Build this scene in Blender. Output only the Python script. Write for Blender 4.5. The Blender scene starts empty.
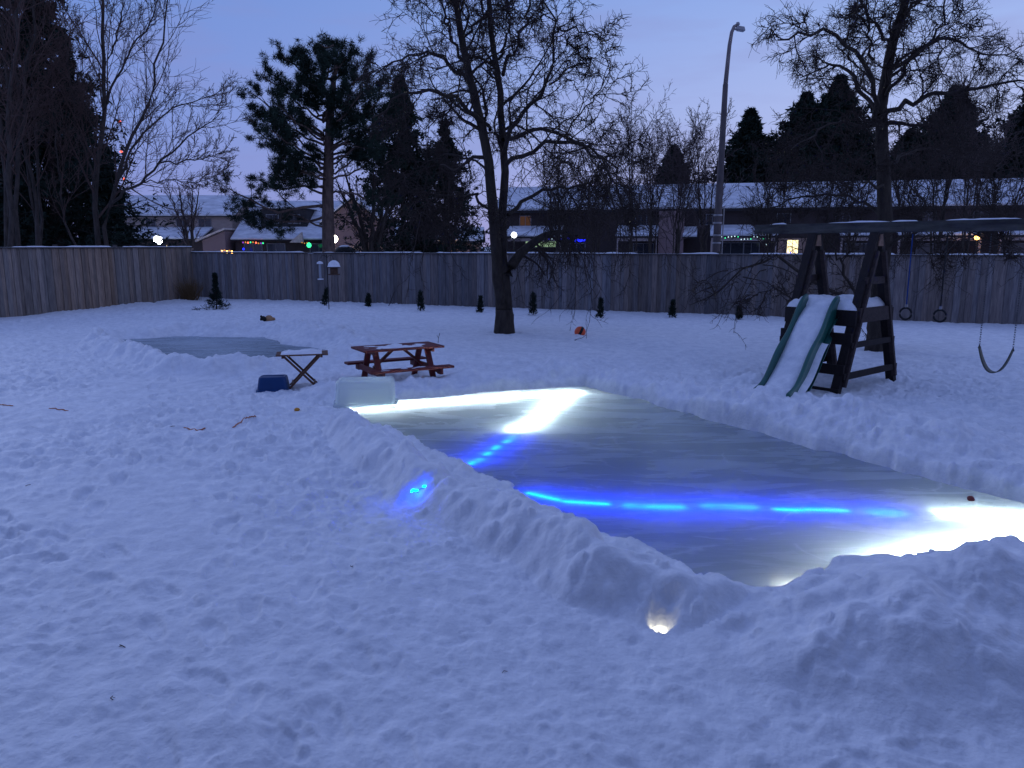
import bpy, math, random
import numpy as np
R = math.radians
sc = bpy.context.scene
col = sc.collection

# ------------------------------------------------------------------ camera, sky, exposure
CAM_H = 2.0
PITCH = math.atan(138 / 770.0)
cd = bpy.data.cameras.new('camera'); cd.sensor_width = 36.0; cd.lens = 770.0 / 1024 * 36
cd.clip_start = 0.05; cd.clip_end = 3000
cam = bpy.data.objects.new('camera', cd); col.objects.link(cam)
cam.location = (0, 0, CAM_H); cam.rotation_euler = (math.pi / 2 - PITCH, 0, 0)
sc.camera = cam

sc.view_settings.view_transform = 'Standard'; sc.view_settings.look = 'None'
sc.view_settings.exposure = 0.0; sc.view_settings.gamma = 1.0
try: sc.view_settings.use_curve_mapping = False
except Exception: pass
sc.cycles.use_denoising = True
sc.cycles.max_bounces = 6; sc.cycles.diffuse_bounces = 3; sc.cycles.glossy_bounces = 3
sc.cycles.transmission_bounces = 5; sc.cycles.transparent_max_bounces = 8
sc.cycles.sample_clamp_indirect = 4.0
sc.cycles.caustics_reflective = False; sc.cycles.caustics_refractive = False

world = bpy.data.worlds.new('World'); sc.world = world; world.use_nodes = True
nt = world.node_tree; N = nt.nodes; L = nt.links
for n in list(N): N.remove(n)
wo = N.new('ShaderNodeOutputWorld'); bg = N.new('ShaderNodeBackground'); L.new(bg.outputs[0], wo.inputs[0])
tc = N.new('ShaderNodeTexCoord'); sp = N.new('ShaderNodeSeparateXYZ'); L.new(tc.outputs['Generated'], sp.inputs[0])
def ramp(nodes, stops):
    r = nodes.new('ShaderNodeValToRGB'); e = r.color_ramp.elements
    while len(e) > 1: e.remove(e[-1])
    e[0].position = stops[0][0]; e[0].color = (*stops[0][1], 1)
    for p, c in stops[1:]:
        k = e.new(p); k.color = (*c, 1)
    return r
SKY_W = [(0.0, (.270, .280, .600)), (.06, (.265, .320, .700)), (.15, (.230, .330, .760)), (.28, (.185, .310, .740)), (.5, (.205, .31, .74)), (1.0, (.190, .285, .69))]
SKY_E = [(0.0, (.560, .510, .860)), (.06, (.510, .530, .900)), (.15, (.480, .570, .940)), (.28, (.345, .490, .930)), (.5, (.265, .365, .79)), (1.0, (.190, .285, .69))]
ra = ramp(N, SKY_W); rb = ramp(N, SKY_E)
L.new(sp.outputs[2], ra.inputs[0]); L.new(sp.outputs[2], rb.inputs[0])
az = N.new('ShaderNodeMapRange'); az.inputs[1].default_value = -.55; az.inputs[2].default_value = .60; az.interpolation_type = 'SMOOTHSTEP'
L.new(sp.outputs[0], az.inputs[0])
mx = N.new('ShaderNodeMix'); mx.data_type = 'RGBA'
L.new(az.outputs[0], mx.inputs[0]); L.new(ra.outputs[0], mx.inputs[6]); L.new(rb.outputs[0], mx.inputs[7])
# thin wisps of cloud
mp = N.new('ShaderNodeMapping'); mp.inputs['Scale'].default_value = (3, 3, 16); L.new(tc.outputs['Generated'], mp.inputs[0])
nz = N.new('ShaderNodeTexNoise'); nz.inputs['Scale'].default_value = 1.7; nz.inputs['Detail'].default_value = 6; L.new(mp.outputs[0], nz.inputs[0])
cr = ramp(N, [(0.5, (0, 0, 0)), (.75, (.35, .35, .35))]); L.new(nz.outputs[0], cr.inputs[0])
m2 = N.new('ShaderNodeMix'); m2.data_type = 'RGBA'; m2.inputs[7].default_value = (.30, .30, .60, 1)
L.new(cr.outputs[0], m2.inputs[0]); L.new(mx.outputs[2], m2.inputs[6]); L.new(m2.outputs[2], bg.inputs[0])
bg.inputs[1].default_value = 0.92

sd_ = bpy.data.lights.new('dusk_sun', 'SUN'); sd_.energy = 0.60; sd_.angle = R(24); sd_.color = (.62, .72, 1.0)
sun = bpy.data.objects.new('dusk_sun', sd_); col.objects.link(sun)
sun.rotation_euler = (R(70), 0, R(222))   # soft afterglow, low from the back left

# ------------------------------------------------------------------ pixel helpers (plan only: where a thing stands on the ground)
_c, _s = math.cos(PITCH), math.sin(PITCH)
def P(px, py, z=0.0):
    u = (px - 512) / 770; v = (384 - py) / 770
    d = (u, _c + v * _s, -_s + v * _c); t = (z - CAM_H) / d[2]
    return np.array((d[0] * t, d[1] * t, z))
def Q(px, py, Y):
    u = (px - 512) / 770; v = (384 - py) / 770
    d = (u, _c + v * _s, -_s + v * _c); t = Y / d[1]
    return np.array((d[0] * t, Y, CAM_H + d[2] * t))

# ------------------------------------------------------------------ materials
def mat(name, base, rough=.8, spec=.3, noise=None, bump=None, metal=0., emis=None, estr=0., sss=0., alt=None, stretch=(1, 1, 1), attr=None):
    m = bpy.data.materials.new(name); m.use_nodes = True
    n = m.node_tree.nodes; l = m.node_tree.links; b = n['Principled BSDF']
    b.inputs['Base Color'].default_value = (*base, 1); b.inputs['Roughness'].default_value = rough
    b.inputs['Specular IOR Level'].default_value = spec; b.inputs['Metallic'].default_value = metal
    if emis: b.inputs['Emission Color'].default_value = (*emis, 1); b.inputs['Emission Strength'].default_value = estr
    if sss: b.inputs['Subsurface Weight'].default_value = sss
    t = n.new('ShaderNodeTexCoord'); mp = n.new('ShaderNodeMapping'); mp.inputs['Scale'].default_value = stretch
    l.new(t.outputs['Object'], mp.inputs[0])
    src = None
    if noise:
        z = n.new('ShaderNodeTexNoise'); z.inputs['Scale'].default_value = noise; z.inputs['Detail'].default_value = 9 if name == 'snow' else 6; z.inputs['Roughness'].default_value = .65
        l.new(mp.outputs[0], z.inputs[0])
        a2 = alt or tuple(c * .55 for c in base)
        r = ramp(n, [(.34, a2), (.66, base)]); l.new(z.outputs[0], r.inputs[0]); l.new(r.outputs[0], b.inputs['Base Color']); src = r.outputs[0]
    if attr:
        a = n.new('ShaderNodeAttribute'); a.attribute_name = attr
        q = n.new('ShaderNodeMix'); q.data_type = 'RGBA'; q.blend_type = 'MULTIPLY'; q.inputs[0].default_value = 1
        if src: l.new(src, q.inputs[6])
        else: q.inputs[6].default_value = (*base, 1)
        l.new(a.outputs['Color'], q.inputs[7]); l.new(q.outputs[2], b.inputs['Base Color'])
    if bump:
        z2 = n.new('ShaderNodeTexNoise'); z2.inputs['Scale'].default_value = bump[0]; z2.inputs['Detail'].default_value = 5; l.new(mp.outputs[0], z2.inputs[0])
        bn = n.new('ShaderNodeBump'); bn.inputs['Strength'].default_value = bump[1]; bn.inputs['Distance'].default_value = bump[2]
        l.new(z2.outputs[0], bn.inputs['Height']); l.new(bn.outputs[0], b.inputs['Normal'])
    return m

M = {}
M['snow'] = mat('snow', (.86, .865, .88), .65, .25, noise=7.0, alt=(.66, .675, .715), bump=(38, .5, .015))
M['snow_far'] = mat('snow_settled', (.80, .81, .84), .8, .2, noise=1.2, alt=(.66, .67, .71), bump=(9, .5, .03))
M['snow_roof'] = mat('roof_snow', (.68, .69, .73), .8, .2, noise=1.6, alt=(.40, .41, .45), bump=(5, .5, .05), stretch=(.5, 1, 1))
M['fence'] = mat('weathered_cedar', (.26, .225, .205), .85, .2, noise=5, alt=(.13, .112, .11), bump=(40, .4, .004), stretch=(6, 6, .5), attr='tone')
M['fence_rail'] = mat('fence_rail_wood', (.10, .085, .08), .85, .2, noise=6)
M['bark'] = mat('dark_bark', (.062, .050, .042), .9, .15, noise=9, alt=(.028, .022, .02), bump=(24, .8, .02), stretch=(1, 1, .35))
M['bark_grey'] = mat('grey_bark', (.085, .068, .06), .9, .15, noise=8, alt=(.04, .034, .03), bump=(20, .7, .02), stretch=(1, 1, .3))
M['bark_pine'] = mat('pine_bark', (.17, .115, .095), .9, .15, noise=7, alt=(.07, .05, .045), bump=(16, .9, .04), stretch=(1, 1, .4))
M['twig'] = mat('dark_twigs', (.050, .038, .034), .9, .1)
M['twig_red'] = mat('reddish_twigs', (.105, .068, .058), .9, .1)
M['twig_grey'] = mat('grey_brown_twigs', (.085, .064, .062), .9, .1)
M['needle'] = mat('spruce_needles', (.022, .036, .026), .8, .15, noise=1.5, alt=(.010, .018, .014))
M['needle_pine'] = mat('pine_needles', (.028, .046, .032), .8, .15, noise=1.5, alt=(.012, .022, .017))
M['needle_brown'] = mat('cedar_leaf', (.045, .045, .026), .8, .15, noise=6, alt=(.018, .022, .014))
M['wood_dark'] = mat('stained_playset_wood', (.022, .016, .017), .75, .25, noise=5, alt=(.012, .009, .010), bump=(30, .4, .004), stretch=(5, 5, .6))
M['wood_mid'] = mat('worn_brown_wood', (.060, .042, .040), .8, .25, noise=6, alt=(.03, .022, .022), stretch=(1, 4, 4))
M['wood_grey'] = mat('grey_weathered_beam', (.095, .095, .092), .85, .2, noise=1.6, alt=(.018, .016, .018), bump=(20, .5, .005), stretch=(.7, 3, 3))
M['wood_end'] = mat('pale_wedge_wood', (.30, .19, .14), .8, .2, noise=8)
M['red_wood'] = mat('red_stained_wood', (.150, .018, .018), .6, .35, noise=9, alt=(.085, .012, .012), bump=(30, .3, .003), stretch=(.6, 5, 5))
M['teak'] = mat('brown_teak', (.15, .068, .042), .65, .3, noise=9, alt=(.08, .036, .025), stretch=(.6, 5, 5))
M['green_slide'] = mat('green_slide_plastic', (.010, .105, .082), .35, .5, noise=3, alt=(.008, .085, .068))
M['blue_box'] = mat('blue_plastic', (.008, .050, .17), .4, .4, noise=5, alt=(.007, .042, .14))
M['black'] = mat('black_rubber', (.012, .012, .014), .6, .3)
M['belt'] = mat('swing_belt_rubber', (.07, .075, .06), .55, .4)
M['chain'] = mat('galvanised_chain', (.09, .09, .10), .5, .5, metal=.6)
M['rope_blue'] = mat('blue_rope', (.012, .045, .19), .8, .2)
M['metal'] = mat('dull_grey_metal', (.28, .27, .28), .5, .5, metal=.5)
M['concrete'] = mat('pole_concrete', (.26, .22, .215), .85, .2, noise=6, alt=(.16, .135, .135), stretch=(1, 1, .3))
M['concrete_dark'] = mat('pole_lower_concrete', (.13, .105, .105), .9, .2, noise=6, alt=(.07, .06, .06), stretch=(1, 1, .3))
M['siding'] = mat('beige_siding', (.33, .27, .26), .85, .2, noise=2, alt=(.26, .21, .20), stretch=(1, 1, 6))
M['brick_dark'] = mat('dark_brown_brick', (.055, .042, .042), .9, .15, noise=14, alt=(.034, .026, .027), stretch=(1, 1, 3))
M['brick_pink'] = mat('pinkish_brick', (.22, .15, .15), .9, .15, noise=14, alt=(.16, .11, .11), stretch=(1, 1, 3))
M['brick_tan'] = mat('tan_stucco', (.36, .24, .19), .9, .15, noise=3)
M['shingle'] = mat('dark_shingle', (.045, .042, .046), .9, .15, noise=10, alt=(.025, .023, .026))
M['trim'] = mat('pale_trim', (.55, .46, .42), .7, .3, noise=4)
M['white_trim'] = mat('white_window_trim', (.17, .17, .19), .6, .3)
M['glass_dark'] = mat('dark_window_glass', (.018, .022, .034), .12, .6)
M['orange_plastic'] = mat('orange_plastic', (.75, .10, .03), .5, .4)
M['yellow_plastic'] = mat('yellow_plastic', (.55, .24, .02), .5, .4)
M['orange_rope'] = mat('orange_cord', (.50, .17, .08), .7, .3)
M['tan_toy'] = mat('tan_plush', (.38, .22, .12), .95, .1)
M['red_toy'] = mat('dark_red_plastic', (.12, .008, .008), .45, .4)
M['cover'] = mat('black_cover_fabric', (.012, .012, .013), .7, .2)
M['car_paint'] = mat('dark_car_paint', (.03, .035, .045), .25, .5)
M['feeder'] = mat('feeder_wood', (.12, .07, .05), .8, .2, noise=12)
M['clear_tube'] = mat('pale_feeder_plastic', (.28, .30, .34), .3, .5)
M['dry_grass'] = mat('dry_brown_grass', (.16, .10, .05), .9, .1)
M['dead_leaf'] = mat('dead_leaf', (.07, .045, .035), .9, .1)
def emat(name, c, s): return mat(name, tuple(min(1, x) * .06 for x in c), .5, .3, emis=c, estr=s)
M['e_white'] = emat('warm_white_lamp_glow', (1, .88, .72), 16)
M['e_globe'] = emat('cool_white_lamp_glow', (.85, .92, 1), 14)
M['e_warm'] = emat('orange_lamp_glow', (1, .50, .12), 9)
M['e_window'] = emat('lit_window_glow', (1, .80, .42), 2.2)
M['e_window_dim'] = emat('dim_orange_window', (.9, .36, .12), .05)
M['e_window_green'] = emat('pale_green_window', (.62, .95, .55), .40)
M['e_red'] = emat('red_obstruction_light', (1, .10, .05), 5)
M['e_green'] = emat('green_bulb', (.05, 1, .38), 1.6)
M['e_blue'] = emat('blue_bulb', (.01, .02, 1), 3)
M['e_cool'] = emat('icy_white_bulb', (.65, .9, 1), 1.2)
M['e_amber'] = emat('amber_bulb', (1, .42, .05), .7)
M['e_purple'] = emat('violet_bulb', (.5, .1, 1), .7)
M['led_blue'] = emat('blue_led', (.0, .023, 1), 240)
M['led_white'] = emat('white_led', (.84, .98, 1.0), 170)
M['led_open'] = emat('open_white_led', (.86, .98, 1.0), 105)
M['led_strong'] = emat('bright_white_led', (.88, .98, .98), 420)
M['led_warm'] = emat('warm_led', (1.0, .98, .80), 300)
M['led_blue_s'] = emat('blue_led_bare', (.0, .045, 1), 170)
M['led_warm_s'] = emat('warm_led_bare', (1, .93, .70), 6)
M['wire'] = mat('clear_rope_sheath', (.4, .42, .45), .4, .4)

def ice_material(name='cloudy_rink_ice', k=1.0, scr=.5):
    m = bpy.data.materials.new(name); m.use_nodes = True
    n = m.node_tree.nodes; l = m.node_tree.links
    for x in list(n): n.remove(x)
    o = n.new('ShaderNodeOutputMaterial'); t = n.new('ShaderNodeTexCoord')
    mp = n.new('ShaderNodeMapping'); mp.inputs['Rotation'].default_value = (0, 0, R(-20)); mp.inputs['Scale'].default_value = (.45, 1.5, 1)
    l.new(t.outputs['Object'], mp.inputs[0])
    z = n.new('ShaderNodeTexNoise'); z.inputs['Scale'].default_value = 2.2; z.inputs['Detail'].default_value = 9; z.inputs['Roughness'].default_value = .62; z.inputs['Distortion'].default_value = .6
    l.new(mp.outputs[0], z.inputs[0])
    r = ramp(n, [(.30, (.070, .092, .100)), (.44, (.112, .138, .146)), (.56, (.20, .235, .242)), (.5 + .26 * k, (.42, .46, .47))]); l.new(z.outputs[0], r.inputs[0])
    # fine skate scratches
    mp2 = n.new('ShaderNodeMapping'); mp2.inputs['Scale'].default_value = (1.2, 22, 1); mp2.inputs['Rotation'].default_value = (0, 0, R(14)); l.new(t.outputs['Object'], mp2.inputs[0])
    z2 = n.new('ShaderNodeTexNoise'); z2.inputs['Scale'].default_value = 3; z2.inputs['Detail'].default_value = 4; l.new(mp2.outputs[0], z2.inputs[0])
    r2 = ramp(n, [(.56, (0, 0, 0)), (.74, (scr, scr, scr))]); l.new(z2.outputs[0], r2.inputs[0])
    mm = n.new('ShaderNodeMix'); mm.data_type = 'RGBA'; mm.inputs[7].default_value = (.5, .54, .58, 1)
    l.new(r2.outputs[0], mm.inputs[0]); l.new(r.outputs[0], mm.inputs[6])
    # thin white cracks
    vo = n.new('ShaderNodeTexVoronoi'); vo.feature = 'DISTANCE_TO_EDGE'; vo.inputs['Scale'].default_value = 1.15
    wn = n.new('ShaderNodeTexNoise'); wn.inputs['Scale'].default_value = 2.6; wn.inputs['Detail'].default_value = 5; l.new(t.outputs['Object'], wn.inputs[0])
    ad = n.new('ShaderNodeMix'); ad.data_type = 'VECTOR'; ad.inputs[0].default_value = .22; l.new(t.outputs['Object'], ad.inputs[4]); l.new(wn.outputs['Color'], ad.inputs[5]); l.new(ad.outputs[1], vo.inputs[0])
    rc = ramp(n, [(0.0, (.55, .55, .55)), (.010, (.18, .18, .18)), (.022, (0, 0, 0))]); l.new(vo.outputs['Distance'], rc.inputs[0])
    rk = ramp(n, [(.48, (0, 0, 0)), (.58, (1, 1, 1))]); l.new(wn.outputs[0], rk.inputs[0])
    mu = n.new('ShaderNodeMath'); mu.operation = 'MULTIPLY'; l.new(rc.outputs[0], mu.inputs[0]); l.new(rk.outputs[0], mu.inputs[1])
    mc = n.new('ShaderNodeMix'); mc.data_type = 'RGBA'; mc.inputs[7].default_value = (.62, .66, .68, 1); l.new(mu.outputs[0], mc.inputs[0]); l.new(mm.outputs[2], mc.inputs[6]); mm = mc
    d = n.new('ShaderNodeBsdfDiffuse'); l.new(mm.outputs[2], d.inputs[0])
    tr = n.new('ShaderNodeBsdfTranslucent'); tr.inputs[0].default_value = (.80, .92, .97, 1)
    g = n.new('ShaderNodeBsdfGlossy'); g.inputs[0].default_value = (.9, .95, 1, 1)
    rr = n.new('ShaderNodeMapRange'); rr.inputs[3].default_value = .16; rr.inputs[4].default_value = .38; l.new(z.outputs[0], rr.inputs[0]); l.new(rr.outputs[0], g.inputs['Roughness'])
    bu = n.new('ShaderNodeBump'); bu.inputs['Strength'].default_value = .35; bu.inputs['Distance'].default_value = .01; l.new(z.outputs[0], bu.inputs['Height'])
    l.new(bu.outputs[0], g.inputs['Normal']); 
    m1 = n.new('ShaderNodeMixShader'); m1.inputs[0].default_value = .42; l.new(d.outputs[0], m1.inputs[1]); l.new(tr.outputs[0], m1.inputs[2])
    fr = n.new('ShaderNodeFresnel'); fr.inputs[0].default_value = 1.16
    m2_ = n.new('ShaderNodeMixShader'); l.new(fr.outputs[0], m2_.inputs[0]); l.new(m1.outputs[0], m2_.inputs[1]); l.new(g.outputs[0], m2_.inputs[2])
    l.new(m2_.outputs[0], o.inputs[0])
    return m
M['ice'] = ice_material(); M['pond'] = ice_material('smooth_pond_ice', 1.4, .06)
def frosted_material():
    m = bpy.data.materials.new('frosted_clear_plastic'); m.use_nodes = True
    n = m.node_tree.nodes; l = m.node_tree.links
    for x in list(n): n.remove(x)
    o = n.new('ShaderNodeOutputMaterial'); d = n.new('ShaderNodeBsdfDiffuse'); d.inputs[0].default_value = (.93, .94, .93, 1)
    tr = n.new('ShaderNodeBsdfTranslucent'); tr.inputs[0].default_value = (.90, .93, .94, 1)
    tp = n.new('ShaderNodeBsdfTransparent'); tp.inputs[0].default_value = (.92, .96, .98, 1)
    g = n.new('ShaderNodeBsdfGlossy'); g.inputs['Roughness'].default_value = .25
    a = n.new('ShaderNodeMixShader'); a.inputs[0].default_value = .5; l.new(d.outputs[0], a.inputs[1]); l.new(tr.outputs[0], a.inputs[2])
    b = n.new('ShaderNodeMixShader'); b.inputs[0].default_value = .60; l.new(a.outputs[0], b.inputs[1]); l.new(tp.outputs[0], b.inputs[2])
    c = n.new('ShaderNodeMixShader'); c.inputs[0].default_value = .06; l.new(b.outputs[0], c.inputs[1]); l.new(g.outputs[0], c.inputs[2])
    l.new(c.outputs[0], o.inputs[0]); return m
M['frosted'] = frosted_material()

# ------------------------------------------------------------------ object helpers
def tag(o, label=None, cat=None, group=None, kind=None):
    if label: o['label'] = label
    if cat: o['category'] = cat
    if group: o['group'] = group
    if kind: o['kind'] = kind
    return o
def empty(name, loc=(0, 0, 0), rz=0, label=None, cat=None, group=None):
    o = bpy.data.objects.new(name, None); col.objects.link(o); o.location = tuple(float(v) for v in loc); o.rotation_euler = (0, 0, rz)
    o.empty_display_size = .2
    return tag(o, label, cat, group)
class MB:
    def __init__(s): s.v = []; s.f = []; s.n = 0; s.c = []
    def add(s, v, f, c=None):
        v = np.asarray(v, float); s.v.append(v); s.f += [tuple(int(i) + s.n for i in q) for q in f]; s.n += len(v)
        s.c += [c or (1, 1, 1)] * len(f)
    def box(s, c, d, rz=0, rx=0, ry=0, col=None, taper=1.0):
        x, y, z = [q / 2 for q in d]
        v = np.array([[-x, -y, -z], [x, -y, -z], [x, y, -z], [-x, y, -z], [-x * taper, -y * taper, z], [x * taper, -y * taper, z], [x * taper, y * taper, z], [-x * taper, y * taper, z]])
        v = v @ rot(rx, ry, rz).T + np.array(c)
        s.add(v, [(0, 3, 2, 1), (4, 5, 6, 7), (0, 1, 5, 4), (1, 2, 6, 5), (2, 3, 7, 6), (3, 0, 4, 7)], col)
    def bar(s, a, b, w, t, up=(0, 0, 1), col=None):
        a = np.array(a, float); b = np.array(b, float); d = b - a; d /= np.linalg.norm(d)
        up = np.array(up, float); sx = np.cross(d, up); sx /= np.linalg.norm(sx) + 1e-9; sy = np.cross(sx, d)
        v = [p + i * sx * w / 2 + j * sy * t / 2 for p in (a, b) for i, j in ((-1, -1), (1, -1), (1, 1), (-1, 1))]
        s.add(v, [(0, 1, 2, 3), (7, 6, 5, 4), (0, 4, 5, 1), (1, 5, 6, 2), (2, 6, 7, 3), (3, 7, 4, 0)], col)
    def tube(s, pts, rad, n=8, closed=False):
        pts = np.array(pts, float); K = len(pts); rad = np.ones(K) * rad if np.isscalar(rad) else np.array(rad)
        tg = np.gradient(pts, axis=0) if not closed else np.roll(pts, -1, 0) - np.roll(pts, 1, 0)
        tg /= np.linalg.norm(tg, axis=1)[:, None] + 1e-9
        ref = np.array((0, 0, 1.)) if abs(tg[:, 2].mean()) < .8 else np.array((1., 0, 0))
        a = np.cross(tg, ref); a /= np.linalg.norm(a, axis=1)[:, None] + 1e-9; b = np.cross(tg, a)
        an = np.arange(n) * 2 * math.pi / n
        v = pts[:, None] + rad[:, None, None] * (np.cos(an)[None, :, None] * a[:, None] + np.sin(an)[None, :, None] * b[:, None])
        f = []
        for i in range(K if closed else K - 1):
            j = (i + 1) % K
            for k in range(n): f.append((i * n + k, i * n + (k + 1) % n, j * n + (k + 1) % n, j * n + k))
        if not closed: f += [tuple(range(n))[::-1], tuple((K - 1) * n + k for k in range(n))]
        s.add(v.reshape(-1, 3), f)
    def lathe(s, prof, c=(0, 0, 0), n=16):
        an = np.arange(n) * 2 * math.pi / n; v = []
        for r, z in prof: v += [(c[0] + r * math.cos(a), c[1] + r * math.sin(a), c[2] + z) for a in an]
        f = [(i * n + k, i * n + (k + 1) % n, (i + 1) * n + (k + 1) % n, (i + 1) * n + k) for i in range(len(prof) - 1) for k in range(n)]
        f += [tuple(range(n))[::-1], tuple((len(prof) - 1) * n + k for k in range(n))]
        s.add(v, f)
    def grid(s, fn, nu, nv):
        v = [fn(i / nu, j / nv) for i in range(nu + 1) for j in range(nv + 1)]
        f = [(i * (nv + 1) + j, (i + 1) * (nv + 1) + j, (i + 1) * (nv + 1) + j + 1, i * (nv + 1) + j + 1) for i in range(nu) for j in range(nv)]
        s.add(v, f)
    def build(s, name, m, parent=None, smooth=False, bevel=0, tone=False, solid=0, sub=0):
        me = bpy.data.meshes.new(name); me.from_pydata(np.vstack(s.v).tolist(), [], s.f); me.materials.append(m)
        if tone:
            a = me.color_attributes.new('tone', 'FLOAT_COLOR', 'CORNER'); buf = []
            for p, c in zip(me.polygons, s.c): buf += [c[0], c[1], c[2], 1] * p.loop_total
            a.data.foreach_set('color', buf)
        if smooth: me.polygons.foreach_set('use_smooth', [True] * len(me.polygons))
        me.update(); o = bpy.data.objects.new(name, me); col.objects.link(o)
        if parent: o.parent = parent
        if solid: q = o.modifiers.new('t', 'SOLIDIFY'); q.thickness = solid; q.offset = 0
        if bevel: q = o.modifiers.new('b', 'BEVEL'); q.width = bevel; q.segments = 2
        if sub: q = o.modifiers.new('s', 'SUBSURF'); q.levels = sub; q.render_levels = sub
        return o
def rot(rx, ry, rz):
    cx, sx, cy, sy, cz, sz = math.cos(rx), math.sin(rx), math.cos(ry), math.sin(ry), math.cos(rz), math.sin(rz)
    return np.array([[cz, -sz, 0], [sz, cz, 0], [0, 0, 1]]) @ np.array([[cy, 0, sy], [0, 1, 0], [-sy, 0, cy]]) @ np.array([[1, 0, 0], [0, cx, -sx], [0, sx, cx]])
def np_mesh(name, v, f, m, parent=None, smooth=False):
    """v (n,3) array, f (m,k) array of equal sized faces"""
    me = bpy.data.meshes.new(name); k = f.shape[1]
    me.vertices.add(len(v)); me.vertices.foreach_set('co', np.ascontiguousarray(v, np.float32).ravel())
    me.loops.add(f.size); me.loops.foreach_set('vertex_index', np.ascontiguousarray(f, np.int32).ravel())
    me.polygons.add(len(f)); me.polygons.foreach_set('loop_start', np.arange(0, f.size, k, dtype=np.int32))
    if smooth: me.polygons.foreach_set('use_smooth', np.ones(len(f), bool))
    me.materials.append(m); me.update(calc_edges=True); me.validate()
    o = bpy.data.objects.new(name, me); col.objects.link(o)
    if parent: o.parent = parent
    return o

# ------------------------------------------------------------------ numpy noise
def _h(ix, iy, k=0):
    n = (ix.astype(np.int64) * 374761393 + iy.astype(np.int64) * 668265263 + k * 1442695041) & 0xffffffff
    n = ((n ^ (n >> 13)) * 1274126177) & 0xffffffff
    return ((n ^ (n >> 16)) & 0xffff) / 65535.0
def vnoise(x, y, k=0):
    ix = np.floor(x); iy = np.floor(y); fx = x - ix; fy = y - iy
    fx = fx * fx * fx * (fx * (fx * 6 - 15) + 10); fy = fy * fy * fy * (fy * (fy * 6 - 15) + 10)
    a, b, c_, d = _h(ix, iy, k), _h(ix + 1, iy, k), _h(ix, iy + 1, k), _h(ix + 1, iy + 1, k)
    return (a + (b - a) * fx + (c_ - a) * fy + (a - b - c_ + d) * fx * fy) * 2 - 1
def fbm(x, y, o=4, k=0, g=.5):
    s = 0; a = 1; t = 0
    for i in range(o):
        s = s + a * vnoise(x * 1.9 ** i + 17.3 * i, y * 1.9 ** i - 9.1 * i, k + i); t += a; a *= g
    return s / t
def dents(x, y, cell, prob, rmin, rmax, k, stretch=.55):
    """max over jittered elliptical blobs: 0..1"""
    out = np.zeros_like(x); gx = np.floor(x / cell); gy = np.floor(y / cell)
    for dx in (-1, 0, 1):
        for dy in (-1, 0, 1):
            cx = gx + dx; cy = gy + dy
            px_ = (cx + _h(cx, cy, k)) * cell; py_ = (cy + _h(cx, cy, k + 1)) * cell
            on = _h(cx, cy, k + 2) < prob
            r = rmin + (rmax - rmin) * _h(cx, cy, k + 3); an = _h(cx, cy, k + 4) * 6.283
            ux = x - px_; uy = y - py_
            a = (ux * np.cos(an) + uy * np.sin(an)) / r; b = (-ux * np.sin(an) + uy * np.cos(an)) / (r * stretch)
            w = np.clip(1 - (a * a + b * b), 0, 1) * on * (.4 + .6 * _h(cx, cy, k + 5))
            out = np.maximum(out, w * w * (3 - 2 * w))
    return out
def poly_sd(x, y, poly):
    d2 = np.full(x.shape, 1e9); ins = np.zeros(x.shape, bool); n = len(poly)
    for i in range(n):
        ax, ay = poly[i][:2]; bx, by = poly[(i + 1) % n][:2]
        ex, ey = bx - ax, by - ay; t = np.clip(((x - ax) * ex + (y - ay) * ey) / (ex * ex + ey * ey), 0, 1)
        d2 = np.minimum(d2, (x - ax - t * ex) ** 2 + (y - ay - t * ey) ** 2)
        cnd = ((ay > y) != (by > y)) & (x < ex * (y - ay) / (ey if abs(ey) > 1e-9 else 1e-9) + ax); ins ^= cnd
    return np.sqrt(d2) * np.where(ins, -1, 1)
def seg_d(x, y, a, b):
    ex, ey = b[0] - a[0], b[1] - a[1]; t = np.clip(((x - a[0]) * ex + (y - a[1]) * ey) / (ex * ex + ey * ey), 0, 1)
    return np.hypot(x - a[0] - t * ex, y - a[1] - t * ey), t
def sstep(a, b, x):
    t = np.clip((x - a) / (b - a), 0, 1); return t * t * (3 - 2 * t)

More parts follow.
